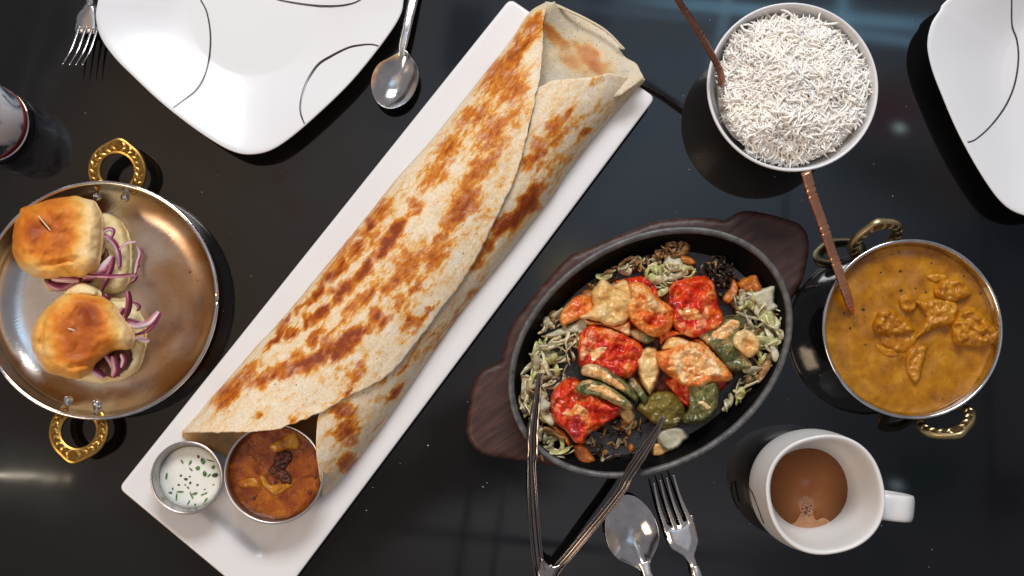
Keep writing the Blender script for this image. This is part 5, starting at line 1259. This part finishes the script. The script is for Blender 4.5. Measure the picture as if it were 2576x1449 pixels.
# ------------------------------------------------------------------ tongs
tg = empty('serving_tongs', D2W(1385, 1445, .02), 'open steel tongs with scalloped tips lying across the near rim of the iron pan', 'tongs')
def tong_arm(pts, wid, flip=1):
    # pts: x, y, z, half width (photo units), wall height (m), scallop 0/1
    q = catmull(pts, 10, False); n = len(q)
    P = [D2W(*p[:3]) for p in q]; rings = []
    for i, p in enumerate(P):
        tdir = (P[min(i + 1, n - 1)] - P[max(i - 1, 0)]).normalized(); lat = tdir.cross(Vector((0, 0, 1))).normalized(); up = lat.cross(tdir).normalized()
        if up.z < 0: up = -up
        w_ = q[i][3] * S * .84; h_ = q[i][4]; sc = q[i][5]
        wob = 1 + .13 * sc * abs(math.sin(i * .42)); t_ = .0008; w2 = w_ * wob
        tilt = q[i][6] if len(q[i]) > 6 else 0
        prof_ = [(-w2, h_), (-w2, .001), (-w2 * .8, 0), (-w2 * .45, .0003), (-w2 * .3, .0013), (w2 * .3, .0013), (w2 * .45, .0003), (w2 * .8, 0), (w2, .001), (w2, h_), (w2 - t_, h_), (w2 - t_, .0018), (w2 * .62, .0011), (w2 * .42, .0012), (w2 * .28, .0022), (-w2 * .28, .0022), (-w2 * .42, .0012), (-w2 * .62, .0011), (-w2 + t_, .0018), (-w2 + t_, h_)]
        ct, st = math.cos(tilt), math.sin(tilt)
        rings.append([p + lat * (a_ * ct - b_ * st) + up * (a_ * st + b_ * ct) for a_, b_ in prof_])
    return loft('arm', rings, M_TONG, tg)
tong_arm([(1356, 936, .062, 4, .002, 1, .5), (1349, 985, .059, 8, .004, 1, .5), (1341, 1040, .056, 11, .005, 1, .5), (1335, 1090, .053, 13, .006, 1, .45), (1334, 1140, .051, 14, .006, .6, .4), (1335, 1170, .050, 12, .005, 0, .2), (1338, 1230, .046, 14, .005, 0, .1), (1343, 1300, .040, 15, .005, 0, 0), (1350, 1380, .032, 16, .005, 0, 0), (1358, 1440, .026, 15, .005, 0, 0), (1366, 1480, .022, 14, .005, 0, 0)], 1)
tong_arm([(1671, 1048, .056, 4, .002, 1, -.5), (1655, 1085, .055, 8, .004, 1, -.5), (1632, 1125, .054, 12, .005, 1, -.5), (1605, 1165, .053, 14, .006, 1, -.4), (1580, 1203, .051, 14, .005, .4, -.3), (1566, 1228, .049, 13, .005, 0, -.1), (1530, 1275, .044, 13, .005, 0, 0), (1480, 1335, .037, 13, .005, 0, 0), (1430, 1395, .029, 13, .005, 0, 0), (1400, 1430, .025, 13, .005, 0, 0), (1378, 1470, .022, 13, .005, 0, 0)], -1)
sheet('hinge_plate', [(1362, 1404), (1372, 1412), (1384, 1426), (1400, 1424), (1412, 1418), (1400, 1440), (1385, 1470), (1362, 1480), (1352, 1440)], .0315, .0012, M_TONG, tg, 6, False)
q = D2W(1386, 1424, .032); lathe('hinge_pin', [(.0014, .030), (.0014, .0335), (.0008, .034)], q, M_STEEL, tg, 12)

# ------------------------------------------------------------------ bottle at the left edge
bt = D2W(-18, 314, .0); rbt = .0335
bo = empty('water_bottle', (bt.x, bt.y, 0), 'silvery bottle with a dark red ring near its base at the left edge', 'bottle')
lathe('base', [(.002, .001), (rbt * .85, .001), (rbt, .004), (rbt * 1.0, .006), (rbt * .97, .0070), (.002, .0070)], bt, M_GLASS, bo, 64)
lathe('base_ring', [(rbt * .6, .0075), (rbt * 1.0, .0075), (rbt * 1.01, .0085), (rbt * 1.01, .0140), (rbt * 1.0, .0150), (rbt * .6, .0150)], bt, M_REDRING, bo, 64)
lathe('body', [(rbt * .6, .0152), (rbt * .99, .0152), (rbt, .018), (rbt, .060), (rbt * .98, .066), (rbt, .072), (rbt, .10), (rbt * .9, .115), (rbt * .55, .135), (rbt * .4, .15), (rbt * .38, .165), (.002, .165)], bt, M_BOTTLE, bo, 64)

# ------------------------------------------------------------------ crumbs
def crumbs(name, spots, mat, label, cat, parent=None, zb=.0205):
    geos = []
    for (x, y, r_) in spots:
        p = D2W(x, y, zb); vv = []
        for d_ in ((1, 0, 0), (0, 1, 0), (-1, 0, 0), (0, -1, 0), (0, 0, 1.1), (0, 0, -.3)):
            vv.append(tuple(p + Vector(d_) * r_ * S * R.uniform(.6, 1.3) + Vector((0, 0, r_ * S * .3))))
        geos.append((vv, [(0, 1, 4), (1, 2, 4), (2, 3, 4), (3, 0, 4), (1, 0, 5), (2, 1, 5), (3, 2, 5), (0, 3, 5)]))
    o_ = joined(name, geos, mat, parent, smooth=False); tag(o_, label, cat, None, 'stuff'); return o_
crumbs('crumbs', [(1576, 322, 2.2), (1580, 313, 3), (1584, 309, 2), (1547, 360, 1.6), (850, 1282, 2), (856, 1300, 1.4), (915, 715, 1.4), (826, 645, 1.8), (870, 518, 1.6), (1500, 424, 1.4), (345, 1205, 1.2)], M_CARROT, 'a few tiny brown crumbs scattered on the rim of the long white platter', 'crumbs')
crumbs('table_specks', [(R.uniform(200, 2500), R.uniform(30, 1430), R.uniform(.7, 1.5)) for _ in range(90)] + [(938, 1226, 2.4), (922, 1284, 2), (1077, 1121, 2), (1225, 1215, 1.6), (535, 977, 2)], M_RICEB, 'tiny pale specks of dust and crumbs on the black glass table', 'specks', None, .0003)
